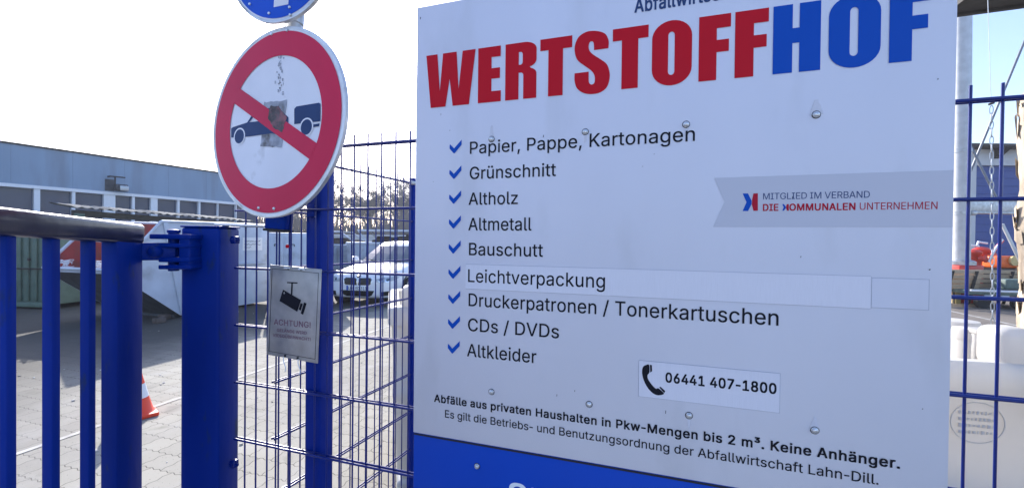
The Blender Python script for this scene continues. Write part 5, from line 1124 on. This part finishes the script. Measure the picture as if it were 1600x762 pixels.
# ------------------------------------------------------------------ white plastic bins behind the fence
def bin_(P0, e, L, D, H, label, lug, taper=.04):
    """P0: near left bottom corner"""
    e = Vector((e[0], e[1], 0)).normalized(); dv = V(-e.y, e.x, 0)
    if dv.dot(P0) < 0: dv = -dv
    t = thing('plastic_bin', P0, label, 'bin', 'white plastic bins behind the fence')
    P = lambda s, z, d: P0 + e * s + Z3 * z + dv * d
    def ringp(z, o, r=.09):
        out = []
        for cx, cy, a0 in ((L - r + o, r - o, -90), (L - r + o, D - r + o, 0), (r - o, D - r + o, 90), (r - o, r - o, 180)):
            for k in range(6):
                a = rad(a0 + 18 * k); out.append(P(cx + r * math.cos(a), z, cy + r * math.sin(a)))
        return out
    prof = [(.10, -taper - .02), (.14, -taper), (H * .50, -taper * .5), (H * .52, -taper * .5 + .012), (H * .56, -taper * .5 + .012), (H * .58, -taper * .45), (H - .13, 0), (H - .11, .022), (H - .02, .024), (H, .008), (H - .005, -.05), (H - .1, -.06), (.2, -.10)]
    vs = []
    for z, o in prof: vs += ringp(z, o)
    n = 24
    m = MB(); m.add(vs, [(i * n + k, i * n + (k + 1) % n, (i + 1) * n + (k + 1) % n, (i + 1) * n + k) for i in range(len(prof) - 1) for k in range(n)] + [tuple(range((len(prof) - 1) * n, len(prof) * n)), tuple(range(n))], True)
    m.build('tub', M_['white_plastic'], t)
    f = MB()
    for s in (.12, L / 2, L - .12): f.bbox(P(s, .05, D / 2), (.16, D - .1, .10), (e, dv, Z3), .02)
    f.build('foot', M_['white_plastic'], t)
    for s in lug:
        MB().bbox(P(s, H + .045, .05), (.12, .12, .16), (e, dv, Z3), .035, 3).build('corner_lug', M_['white_plastic'], t)
    return t, P, e, dv
# left bin
lb = at(608, 762, 2.42); lb.z = 0
b1, B1, be, bdv_ = bin_(V(-.72, 2.46, 0), (.96, .28), 1.25, .95, 1.19, 'tall white plastic bin at the left edge of the board behind the fence', (.12,))
# right bin
b2_, B2, be2, bdv2 = bin_(V(1.02, 1.62, 0), (.985, -.17), 1.12, .9, 1.175, 'white plastic bin with embossed oval right of the board', (.83,))
FB = Frame(B2(0, 0, 0), be2, Z3)
def on_bin(x, y):
    q = on_plane(x, y, FB.P(0, 0, 0), FB.n); return FB.P(*FB.px(x, y), .0)
# embossed oval with raised worn lines
cx_, cz_ = FB.px(1527, 660); ew, eh = .085, .075
em = MB()
off = .001
em.tube([FB.P(cx_ + ew * math.cos(a * math.pi / 20), cz_ + eh * math.sin(a * math.pi / 20), off - .0006) for a in range(41)], .0018, 6)
rs = random.Random(11)
for row, zz in enumerate((.036, .012, -.012, -.036)):
    a = -.06
    while a < .055:
        w = rs.uniform(.006, .012)
        em.bbox(FB.P(cx_ + a + w / 2, cz_ + zz, 0), (w, .0022, rs.uniform(.008, .015)), (FB.r, FB.n, FB.u), .002); a += w + .005
em.build('embossed_oval', M_['white_plastic'], b2_)
# white drums and a box standing in the right bin
for (x, y, Y, r, h, lab) in ((1497, 500, 1.95, .075, .25, 'white lidded drum in the right bin, nearest the board'), (1514, 512, 1.86, .055, .2, 'smaller white lidded drum in the right bin beside the white box')):
    p = at(x, y, Y); zt_ = p.z
    d = thing('plastic_drum', V(p.x, p.y, zt_ - h), lab, 'drum')
    o = V(p.x, p.y, zt_ - h)
    MB().lathe(o, Z3, [(0, 0), (r * .9, 0), (r, .02), (r, h - .05), (r * .97, h - .045)], 24).build('drum_body', M_['white_plastic'], d)
    MB().lathe(o, Z3, [(r * 1.04, h - .05), (r * 1.05, h - .02), (r * .95, h), (0, h + .006)], 24).build('lid', M_['white_plastic'], d)
p = at(1526, 535, 1.83)
wb = thing('white_box', p, 'white moulded box standing in the right bin between the drum and the lug', 'box')
MB().bbox(p + Z3 * -.03, (.075, .09, .17), (be2, bdv2, Z3), .015, 3).build('box_body', M_['white_plastic'], wb)
MB().bbox(p + Z3 * .054, (.08, .098, .02), (be2, bdv2, Z3), .006).build('lid', M_['white_plastic'], wb)
MB().bbox(p + Z3 * -.30, (.3, .3, .37), (be2, bdv2, Z3), .02).build('pedestal', M_['white_plastic'], wb)

# ------------------------------------------------------------------ right side : yard crane column, canopy, blue doors
# blue door building
qY = 22.0
w0 = at(1440, 300, qY); ztop = at(1550, 233, qY).z
bb = thing('door_building', V(w0.x, qY, 0), 'pale rendered building with blue roller doors beyond the yard on the right', 'building')
XL, XR = w0.x, w0.x + 24
zd = at(1550, 258, qY).z
MB().box(V((XL + XR) / 2, qY + .2, (ztop + zd) / 2), (XR - XL, .3, ztop - zd)).build('upper_wall', M_['beige'], bb)
MB().box(V((XL + XR) / 2, qY - .1, ztop + .08), (XR - XL, 1.1, .14)).build('roof_edge', M_['brown'], bb)
for k in range(10):
    MB().prism([V(XL + 1.5 + k * 2.4, qY + .05, ztop), V(XL + 1.5 + k * 2.4, qY - .55, ztop), V(XL + 1.5 + k * 2.4, qY + .05, ztop - .5)], V(.3, 0, 0)).build('roof_bracket', M_['brown'], bb)
xd = at(1527, 290, qY).x
MB().box(V((XL + xd) / 2, qY + .2, zd / 2), (xd - XL, .3, zd)).build('pier', M_['beige'], bb)
for k in range(3):
    a = xd + k * 7; 
    MB().box(V(a + 3.25, qY + .28, zd / 2), (6.5, .08, zd)).build('roller_door', M_['door_blue'], bb)
    s = MB()
    for j in range(14): s.bbox(V(a + 3.25, qY + .235, .25 + j * zd / 14.2), (6.5, .03, .03), None, .01)
    s.build('door_ribs', M_['door_blue'], bb)
    MB().box(V(a + 6.75, qY + .2, zd / 2), (.5, .3, zd)).build('pier', M_['beige'], bb)
zb0, zb1 = at(1550, 326, qY).z, at(1550, 309, qY).z
MB().box(V((XL + XR) / 2, qY + .05, (zb0 + zb1) / 2), (XR - XL, .2, zb1 - zb0)).build('door_rail', M_['beige'], bb)
MB().box(V((XL + XR) / 2, qY + 6, ztop / 2), (XR - XL, 11, ztop - .1)).build('hall_body', M_['beige'], bb)
# canopy roof with steel frame
cz = 5.6
k0, k1 = at_z(1513, 26, cz), at_z(1600, 14.5, cz)
kd = (k1 - k0).normalized(); kn = V(-kd.y, kd.x, 0); kn = kn if kn.dot(k0) > 0 else -kn
can = thing('canopy', V(k0.x, k0.y, 0), 'dark flat canopy roof on galvanised steel columns above the yard on the right', 'canopy')
ce = k0 - kd * .4
# the edge seen is the far edge: the roof comes towards the viewer from it
L0 = 9.0
cc = ce + kd * (L0 / 2) - kn * 1.6
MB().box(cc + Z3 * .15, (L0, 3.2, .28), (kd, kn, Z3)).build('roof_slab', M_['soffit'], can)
rb_ = MB()
for j in range(6): rb_.bbox(ce + kd * (L0 / 2) - kn * (.15 + j * .55) + Z3 * -.0, (L0 - .1, .05, .06), (kd, kn, Z3), .006)
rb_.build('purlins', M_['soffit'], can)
for a in (4.5, 8.6):
    p = ce + kd * a - kn * .3; MB().bbox(V(p.x, p.y, cz / 2), (.16, .16, cz - .02), (kd, kn, Z3), .01).build('column', M_['galv'], can)
p = ce + kd * 8.6 - kn * 2.9; MB().bbox(V(p.x, p.y, cz / 2), (.16, .16, cz - .02), (kd, kn, Z3), .01).build('column', M_['galv'], can)
p = ce + kd * .06 - kn * 2.9; 
# large galvanised tube with clamp bands, standing on a red base
pY = 11.5
pT, pB = at(1505, -200, pY), at(1501, 411, pY)
tubeR = 15.0 / F_PX * pY * .72
tp = thing('steel_column', V(pB.x, pB.y, 0), 'thick galvanised tube column with clamp bands on a red base beside the board', 'column')
paxis = (V(pT.x, pT.y, pT.z) - pB).normalized()
MB().tube([pB, pB + paxis * 9.0], tubeR, 28).build('tube', M_['column'], tp)
for y_ in (333, 236):
    c = pB + paxis * ((at(1499, y_, pY).z - pB.z)); MB().tube([c - paxis * .05, c + paxis * .05], tubeR * 1.07, 28).build('clamp_band', M_['galv'], tp)
    if y_ == 333: MB().bbox(c + V(tubeR * .8, -tubeR * .8, 0), (.14, .14, .12), None, .03).build('clamp_bolt', M_['galv'], tp)
MB().lathe(pB, Z3, [(tubeR * 1.55, -.04), (tubeR * 1.55, .05), (tubeR * 1.2, .09), (tubeR, .1)], 28).build('flange', M_['galv'], tp)
MB().bbox(V(pB.x, pB.y, (pB.z - .04) / 2), (tubeR * 3.4, tubeR * 3, pB.z - .05), None, .03).build('base', M_['red'], tp)
# horizontal beam and cross braces
fr = thing('steel_frame', at(1550, 470, 12.2) * 1.0, 'galvanised steel beam with crossed diagonal braces joined to the thick column', 'steel frame')
fY = 12.4
def bar_px(a, b, w, name, m, YA=fY, YB=fY, dep=None):
    A, B = at(a[0], a[1], YA), at(b[0], b[1], YB); d = B - A; l = d.length; d.normalize(); n_ = V(0, 1, 0); n_ = (n_ - d * n_.dot(d)).normalized()
    wd = w / F_PX * fY
    return MB().bbox((A + B) / 2, (l, dep or wd * .6, wd), (d, n_, d.cross(n_)), wd * .08).build(name, m, fr)
A, B = at(1507, 327, pY + .2), at(1640, 318, 11.9); A.z = B.z = (A.z + B.z) / 2
d = (B - A).normalized(); n_ = V(-d.y, d.x, 0); L = (B - A).length; hB = 23 / F_PX * fY
ib = MB(); ib.bbox((A + B) / 2, (L, .04, hB - .05), (d, n_, Z3), .005)
for s in (-1, 1): ib.bbox((A + B) / 2 + Z3 * s * (hB / 2 - .02), (L, .24, .04), (d, n_, Z3), .006)
ib.build('beam', M_['galv'], fr)
bar_px((1640, -30), (1508, 288), 3.0, 'brace', M_['brace'], 12.6, 12.6)
bar_px((1510, 215), (1565, 325), 3.0, 'brace', M_['brace'], 12.3, 12.3)
bar_px((1566, 350), (1612, 445), 4.0, 'brace', M_['column'], 12.2, 12.2)
p = at(1640, 400, 12.3); MB().bbox(V(p.x, p.y, 4.0), (.2, .2, 8.0), None, .01).build('column', M_['galv'], fr)
fr.location = V(p.x, p.y, 0) if False else fr.location
# hanging chain on a wire
chY = 3.4
ch = thing('hanging_chain', at(1549, 160, chY), 'steel chain hanging on a thin wire from the canopy, right of the column', 'chain')
MB().tube([at(1541.5, -60, chY), at(1548.5, 160, chY)], .0022, 5).build('wire', M_['galv'], ch)
MB().bbox(at(1549, 162, chY), (.04, .02, .018), (V(.94, 0, .34), V(0, 1, 0), V(-.34, 0, .94)), .004).build('hook', M_['brown'], ch)
lk = MB(); top, bot = at(1549, 166, chY), at(1551, 520, chY); n = 30; dv_ = (bot - top) / n
for k in range(n):
    c = top + dv_ * (k + .5); r_a = V(.86, .5, 0) if k % 2 else V(.5, -.86, 0)
    hL = dv_.length * .60; hw = .0105
    pts = []
    for j in range(13):
        a = j / 12 * 2 * math.pi
        pts.append(c + r_a * (hw * math.cos(a)) + Z3 * (hL * math.sin(a)))
    lk.tube(pts, .0034, 5, caps=False)
lk.build('links', M_['galv'], ch)
# wooden benches
def bench(P0, e, L, label):
    e = Vector((e[0], e[1], 0)).normalized(); dv = V(-e.y, e.x, 0)
    if dv.dot(P0) < 0: dv = -dv
    t = thing('wooden_bench', P0, label, 'bench', 'wooden benches stacked by the yard trailer')
    P = lambda s, z, d: P0 + e * s + Z3 * z + dv * d
    b = MB()
    for k in range(4): b.bbox(P(L / 2, .52 + k * .125, .0 - k * .035), (L, .03, .10), (e, dv, Z3), .006)
    b.build('backrest', M_['timber'], t)
    b = MB()
    for k in range(3): b.bbox(P(L / 2, .44, .14 + k * .13), (L, .11, .035), (e, dv, Z3), .006)
    b.build('seat', M_['timber'], t)
    for s in (.18, L / 2, L - .18):
        b = MB(); b.bbox(P(s, .47, -.03 - .0), (.05, .06, .94), (e, (dv + Z3 * -.2).normalized(), (Z3 + dv * -.25).normalized()), .008); b.bbox(P(s, .22, .42), (.05, .06, .44), (e, dv, Z3), .008); b.bbox(P(s, .40, .2), (.05, .5, .05), (e, dv, Z3), .008)
        b.build('leg', M_['brown'], t)
p = ground(1470, 474); 
bench(p + V(-.3, 0, 0), (.96, -.1), 2.05, 'tan slatted wooden bench standing below the thick tube column')
p2 = at(1525, 450, 10.6); p2.z = 0
bench(p2 + V(-1.3, .25, 0), (.97, -.05), 1.55, 'second tan slatted bench standing before the dark flatbed')
# wooden yellow support
p = at(1494, 470, 11.2); p.z = 0
tag(MB().bbox(p + Z3 * .28, (.14, .12, .56), None, .01).build('timber_block', M_['yellow']), 'short pale yellow timber prop under the left bench end', 'timber block')
# dark flatbed with machines on top
f0 = at(1512, 420, 13.2); fz = at(1550, 419, 13.2).z
fb = thing('flatbed', V(f0.x, 13.2, 0), 'dark flatbed trailer carrying red pumps and an orange machine', 'trailer')
FX0, FX1 = f0.x - 1.2, f0.x + 4.5
MB().bbox(V((FX0 + FX1) / 2, 14.2, fz - .12), (FX1 - FX0, 2.2, .22), None, .02).build('deck', M_['brown'], fb)
MB().bbox(V((FX0 + FX1) / 2, 13.6, fz - .42), (FX1 - FX0 - .4, .1, .4), None, .02).build('side_board', M_['rust'], fb)
for x in (FX0 + .9, FX0 + 1.7, FX1 - .8):
    MB().lathe(V(x, 13.25, .36), V(0, 1, 0), [(0, 0), (.36, 0), (.36, .25), (0, .25)], 24).build('wheel', M_['rubber'], fb)
rs = random.Random(5)
ld = MB()
for k in range(14): ld.bbox(V(FX0 + 1.6 + rs.uniform(0, 3.5), 13.35 + rs.uniform(-.2, .1), fz - .5 + rs.uniform(-.3, .3)), (rs.uniform(.1, .4), .1, rs.uniform(.1, .25)), None, .02)
ld.build('tool_boxes', M_['rust'], fb)
def pump(px, Y, s, label):
    o = at(px, 419, Y); o = V(o.x, Y, fz)
    t = thing('red_pump', o, label, 'pump', 'red pumps on the flatbed')
    b = MB(); b.lathe(o, Z3, [(0, 0), (.24 * s, 0), (.24 * s, .06), (.17 * s, .08), (.17 * s, .42 * s), (.20 * s, .45 * s), (.20 * s, .52 * s), (.12 * s, .58 * s), (0, .6 * s)], 20); b.build('pump_body', M_['red'], t)
    MB().lathe(o + Z3 * .3 * s - V(0, .15 * s, 0), V(.5, -1, 0), [(.09 * s, 0), (.09 * s, .12 * s), (.12 * s, .13 * s), (.12 * s, .17 * s), (0, .18 * s)], 14).build('outlet', M_['red'], t)
    h = MB(); h.tube([o + V(-.14 * s, 0, .6 * s), o + V(-.1 * s, 0, .74 * s), o + V(.16 * s, 0, .7 * s)], .03 * s, 8); h.build('lever', M_['white_ink'], t)
pump(1521, 13.5, 1.0, 'red cast pump on the flatbed, beside the thick column'); pump(1533, 13.9, 1.15, 'taller red cast pump on the flatbed, beside the orange machine')
o = at(1561, 419, 13.5); o = V(o.x, 13.5, fz)
om = thing('orange_machine', o, 'orange machine with white straps in an arch standing on the flatbed', 'machine')
MB().bbox(o + V(.12, 0, .2), (.85, .5, .4), None, .06).build('housing', M_['orange'], om)
ar_ = MB()
for s, xx in ((-1, -.55), (1, .42)):
    ar_.tube([o + V(xx - .12, -.28, .2), o + V(xx + .10, -.26, .62), o + V(xx + .38, -.22, .9), o + V(xx + .58, -.24, .62), o + V(xx + .66, -.26, .3)][: 3 if s < 0 else 5], .045, 8)
ar_.build('straps', M_['cone_red'], om)
st_ = MB()
for s, xx in ((-1, -.62), (1, .40)):
    st_.tube([o + V(xx - .12, -.34, .2), o + V(xx + .10, -.32, .62), o + V(xx + .38, -.28, .93)], .03, 8)
st_.build('white_straps', M_['white_ink'], om)
MB().lathe(o + V(.15, -.26, .25), V(0, -1, 0), [(0, 0), (.16, 0), (.16, .06), (0, .07)], 18).build('pulley', M_['yellow'], om)
# low green trailer in front
g0 = at(1520, 470, 10.4); g0.z = 0
gx = thing('low_trailer', g0, 'low green grey trailer with pale deck edge between bench and log', 'trailer')
e_ = V(.97, -.22, 0).normalized(); n_ = V(.22, .97, 0).normalized()
GPx = lambda s, z, d: g0 + e_ * s + n_ * d + Z3 * z
MB().bbox(GPx(1.5, .40, .5), (3.2, 1.1, .10), (e_, n_, Z3), .02).build('deck', M_['trailer'], gx)
MB().bbox(GPx(1.5, .455, -.06), (3.2, .06, .05), (e_, n_, Z3), .01).build('deck_edge', M_['frame_white'], gx)
for s in (.25, 1.0, 2.4):
    MB().lathe(GPx(s, .16, .0), n_, [(0, 0), (.16, 0), (.16, .12), (0, .12)], 18).build('wheel', M_['rubber'], gx)
fr_ = MB()
for k in range(9): fr_.bbox(GPx(.3 + k * .33, .30, -.03), (.16, .05, .10), (e_, n_, Z3), .01)
fr_.build('frame_slots', M_['skip_grey'], gx)
bx_ = MB(); bx_.bbox(GPx(1.1, .62, .3), (.7, .4, .25), (e_, n_, Z3), .03); bx_.bbox(GPx(2.3, .72, .3), (.9, .5, .45), (e_, n_, Z3), .04); bx_.build('load', M_['trailer'], gx)
# log at the right edge
lg = at(1611, 300, 1.55)
lr = .085
lo = V(lg.x + lr * 1.05, 1.55, 0)
log = thing('log_post', lo, 'pale peeling log standing upright at the right edge behind the fence', 'log')
m = MB(); rs = random.Random(8); n = 28; rows = 60; vs = []
def lrad(z, a):
    return lr * (1 + .10 * math.sin(3 * a + z * 3) + .06 * math.sin(7 * a + z * 9) + .05 * math.sin(17 * z + 2 * a))
for j in range(rows + 1):
    z = .0 + 2.18 * j / rows
    for k in range(n):
        a = 2 * math.pi * k / n; r = lrad(z, a) + rs.uniform(-.0025, .0025)
        vs.append(lo + V(r * math.cos(a), r * math.sin(a), z + (rs.uniform(-.03, .03) if j == rows else 0)))
m.add(vs, [(j * n + k, j * n + (k + 1) % n, (j + 1) * n + (k + 1) % n, (j + 1) * n + k) for j in range(rows) for k in range(n)] + [tuple(range(rows * n, (rows + 1) * n))], True)
pb_ = m
for k in range(150):
    z = rs.uniform(.1, 2.2); a = rs.uniform(0, 2 * math.pi); r = lrad(z, a); w = rs.uniform(.02, .06); h = rs.uniform(.02, .09); cu = rs.uniform(.003, .016)
    row = []
    for i in range(4):
        aa = a + (i / 3 - .5) * w / lr
        for j2 in range(2): row.append(lo + V(math.cos(aa), math.sin(aa), 0) * (lrad(z, aa) + .004 + cu * (i / 3) ** 2 * (1 if j2 else .4)) + Z3 * (z + (j2 - .5) * h + .01 * math.sin(i * 2 + k)))
    pb_.add(row, [(2 * i, 2 * i + 2, 2 * i + 3, 2 * i + 1) for i in range(3)])
pb_.build('trunk', M_['log'], log)
dk = MB(); vs = []; rows = 30
for j in range(rows + 1):
    z = .0 + (1.07) * j / rows
    for k in range(n):
        a = 2 * math.pi * k / n; r = lrad(z, a) + .007 + rs.uniform(-.003, .003)
        vs.append(lo + V(r * math.cos(a), r * math.sin(a), z + (rs.uniform(-.03, .03) if j == rows else 0)))
dk.add(vs, [(j * n + k, j * n + (k + 1) % n, (j + 1) * n + (k + 1) % n, (j + 1) * n + k) for j in range(rows) for k in range(n)], True)
dk.build('dark_sleeve', M_['log_dark'], log)  # rough sleeve round the lower log, darker than the trunk

# ------------------------------------------------------------------ background : white shed line, brush, bare trees
wl_ = thing('site_wall', V(-20, 44, 0), 'long low pale wall far behind the skips and the car', 'wall')
MB().box(V(-6, 44, .95), (70, .25, 1.9)).build('wall_face', M_['beige'], wl_)
MB().box(V(-6, 44, 1.96), (70.2, .45, .1)).build('coping', M_['frame_white'], wl_)
bru = MB(); rs = random.Random(21)
for k in range(7000):
    x = rs.uniform(-60, 35); y = rs.uniform(52, 60); h = rs.uniform(2.2, 5.2) * (1 + .25 * math.sin(x * .35)); d = V(rs.uniform(-.8, .8), rs.uniform(-.4, .4), h)
    p = V(x, y, rs.uniform(0, 1.2)); w = V(rs.uniform(.05, .13), 0, 0)
    bru.add([p - w, p + w, p + d], [(0, 1, 2)])
tag(bru.build('brush', M_['brush']), 'dense bare brush line in front of the far trees', 'brush', kind='stuff')
def tree_proto(seed, H):
    rr = random.Random(seed); tr, cr_ = MB(), MB()
    def grow(p, d, L, r, lev):
        segs = 3 if lev < 3 else 2; pts = [p]; rs_ = [r]
        for s in range(segs):
            d = (d + V(rr.uniform(-1, 1), rr.uniform(-1, 1), rr.uniform(-.3, .6)) * (.10 if lev == 0 else .22)).normalized()
            p = p + d * (L / segs); pts.append(p); rs_.append(r * (1 - .55 * (s + 1) / segs))
        (tr if lev < 2 else cr_).tube(pts, rs_, 6 if lev < 2 else (4 if lev < 4 else 3), caps=False)
        if lev >= 5: return
        nb = (7 if lev == 0 else rr.choice((4, 5)))
        for b in range(nb):
            f = rr.uniform(.35, 1) if lev else rr.uniform(.3, 1)
            i = min(int(f * segs), segs - 1); q = pts[i].lerp(pts[i + 1], f * segs - i)
            a = rr.uniform(0, 2 * math.pi); o = d.orthogonal().normalized(); o = o * math.cos(a) + d.cross(o) * math.sin(a)
            nd = (d * rr.uniform(.45, .9) + o * rr.uniform(.5, .9) + Z3 * .18).normalized()
            grow(q, nd, L * rr.uniform(.42, .62), max(rs_[i] * rr.uniform(.4, .6), .019), lev + 1)
    grow(V(0, 0, 0), V(0, 0, 1), H * .52, H * .018, 0)
    return tr, cr_
protos = []
spots = [(-29.5, 71, 8.4, 1), (-25.8, 73, 9.2, 0), (-22.8, 66, 8.8, 2), (-20.0, 73, 8.6, 1), (-17.5, 66, 9.0, 0), (-14.8, 72, 9.4, 2), (-31.5, 66, 9.6, 0), (-27.0, 62, 9.0, 1), (-24.2, 69, 10.2, 2), (-21.3, 63, 8.2, 1), (-18.8, 70, 9.4, 0), (-16.4, 61, 10.6, 2), (-13.2, 66, 9.6, 1), (-9, 63, 10.4, 0), (-4, 68, 9.2, 2), (3, 64, 10.5, 1), (-37, 70, 9.0, 2)]
wh = ['rounded bare tree in the back of the row, farthest left of those behind', 'pale bare tree in the back row above the left far skip', 'spreading bare tree between two taller ones above the far skips', 'low bare tree in the back row above the scrap lid', 'upright bare tree between the far skip lid and the car roof', 'airy bare tree in the back row beside the board edge', 'slender bare tree, leftmost in the far row', 'bushy bare tree seen left between the inner fence wires', 'tall bare tree second from the left in view', 'small bare tree in the gap left of the far skips lid', 'bare tree above the far skips in the middle of the view',
      'tallest wide bare tree above the white car', 'bare tree right above the car roof beside the board', 'bare tree hidden mostly behind the board, left one', 'bare tree behind the board centre', 'bare tree behind the board right half', 'bare tree behind the round sign']
base = {}
for i, (x, y, h, k) in enumerate(spots):
    if k not in base:
        t = thing('bare_tree', V(x, y, 0), wh[i], 'tree', 'bare trees beyond the yard')
        trm, crm = tree_proto(31 + k * 5, 10.0)
        for mbx in (trm, crm): mbx.v = [v + V(x, y, 0) for v in mbx.v]
        kids = [trm.build('trunk', M_['bark'], t), crm.build('crown', M_['twig'], t)]
        base[k] = (t, kids)
    else:
        s, kids = base[k]; t = s.copy(); COL.objects.link(t); t.location = (x, y, 0); t['label'] = wh[i]
        for c in kids:
            d = c.copy(); COL.objects.link(d); d.parent = t
    t.scale = (h / 10 * 1.35,) * 3; t.rotation_euler.z = i * 1.7
# weeds by the fence foot and little litter
wd = MB(); rs = random.Random(14)
for k in range(420):
    s = rs.uniform(0.25, 1.2); o = side.P(s, 0, rs.gauss(-.05, .10)); h = rs.uniform(.02, .13); a = rs.uniform(0, 6.28); d = V(math.cos(a), math.sin(a), 0); w = V(-d.y, d.x, 0) * rs.uniform(.004, .014)
    p = V(o.x, o.y, 0.0)
    wd.add([p - w * .4, p + d * h * .3 + Z3 * h * .7 - w, p + d * h * .8 + Z3 * h, p + d * h * .3 + Z3 * h * .7 + w, p + w * .4], [(0, 1, 2, 3, 4)])
tag(wd.build('weeds', M_['leaf']), 'low green and brown weeds along the foot of the inner mesh fence', 'weeds', kind='stuff')

# ------------------------------------------------------------------ thin winter haze
hz_ = bpy.data.materials.new('haze_air'); hz_.use_nodes = True; n = hz_.node_tree
n.nodes.remove(n.nodes['Principled BSDF'])
pv = n.nodes.new('ShaderNodeVolumePrincipled'); pv.inputs['Density'].default_value = HAZE; pv.inputs['Color'].default_value = (0.93, 0.95, 1, 1); pv.inputs['Anisotropy'].default_value = 0.1
n.links.new(pv.outputs[0], n.nodes['Material Output'].inputs['Volume'])
tag(MB().box(V(0, 240, 21), (1500, 1000, 44)).build('haze', hz_), 'thin pale winter haze over the whole yard and distance', 'haze', kind='stuff')

# small litter and grit lying on the stones
lt = MB(); rs = random.Random(77)
for k in range(260):
    x = rs.uniform(-7, -.4); y = rs.uniform(2.0, 9); r = rs.choice((.003, .004, .006, .009)) * rs.uniform(.7, 1.3); a = rs.uniform(0, 6.28)
    lt.bbox(V(x, y, r * .5), (r * 2, r * rs.uniform(.8, 2), r), (V(math.cos(a), math.sin(a), 0), V(-math.sin(a), math.cos(a), 0), Z3), r * .2, 1)
M_['grit'] = mat('grit', (0.3, 0.28, 0.24), 0.9, var=0.6, vscale=3, col2=(0.6, 0.58, 0.54), c2scale=2.2, c2lo=0.5, c2hi=0.55)
tag(lt.build('grit', M_['grit']), 'loose grit and crumbs of litter scattered over the paving stones', 'grit', kind='stuff')
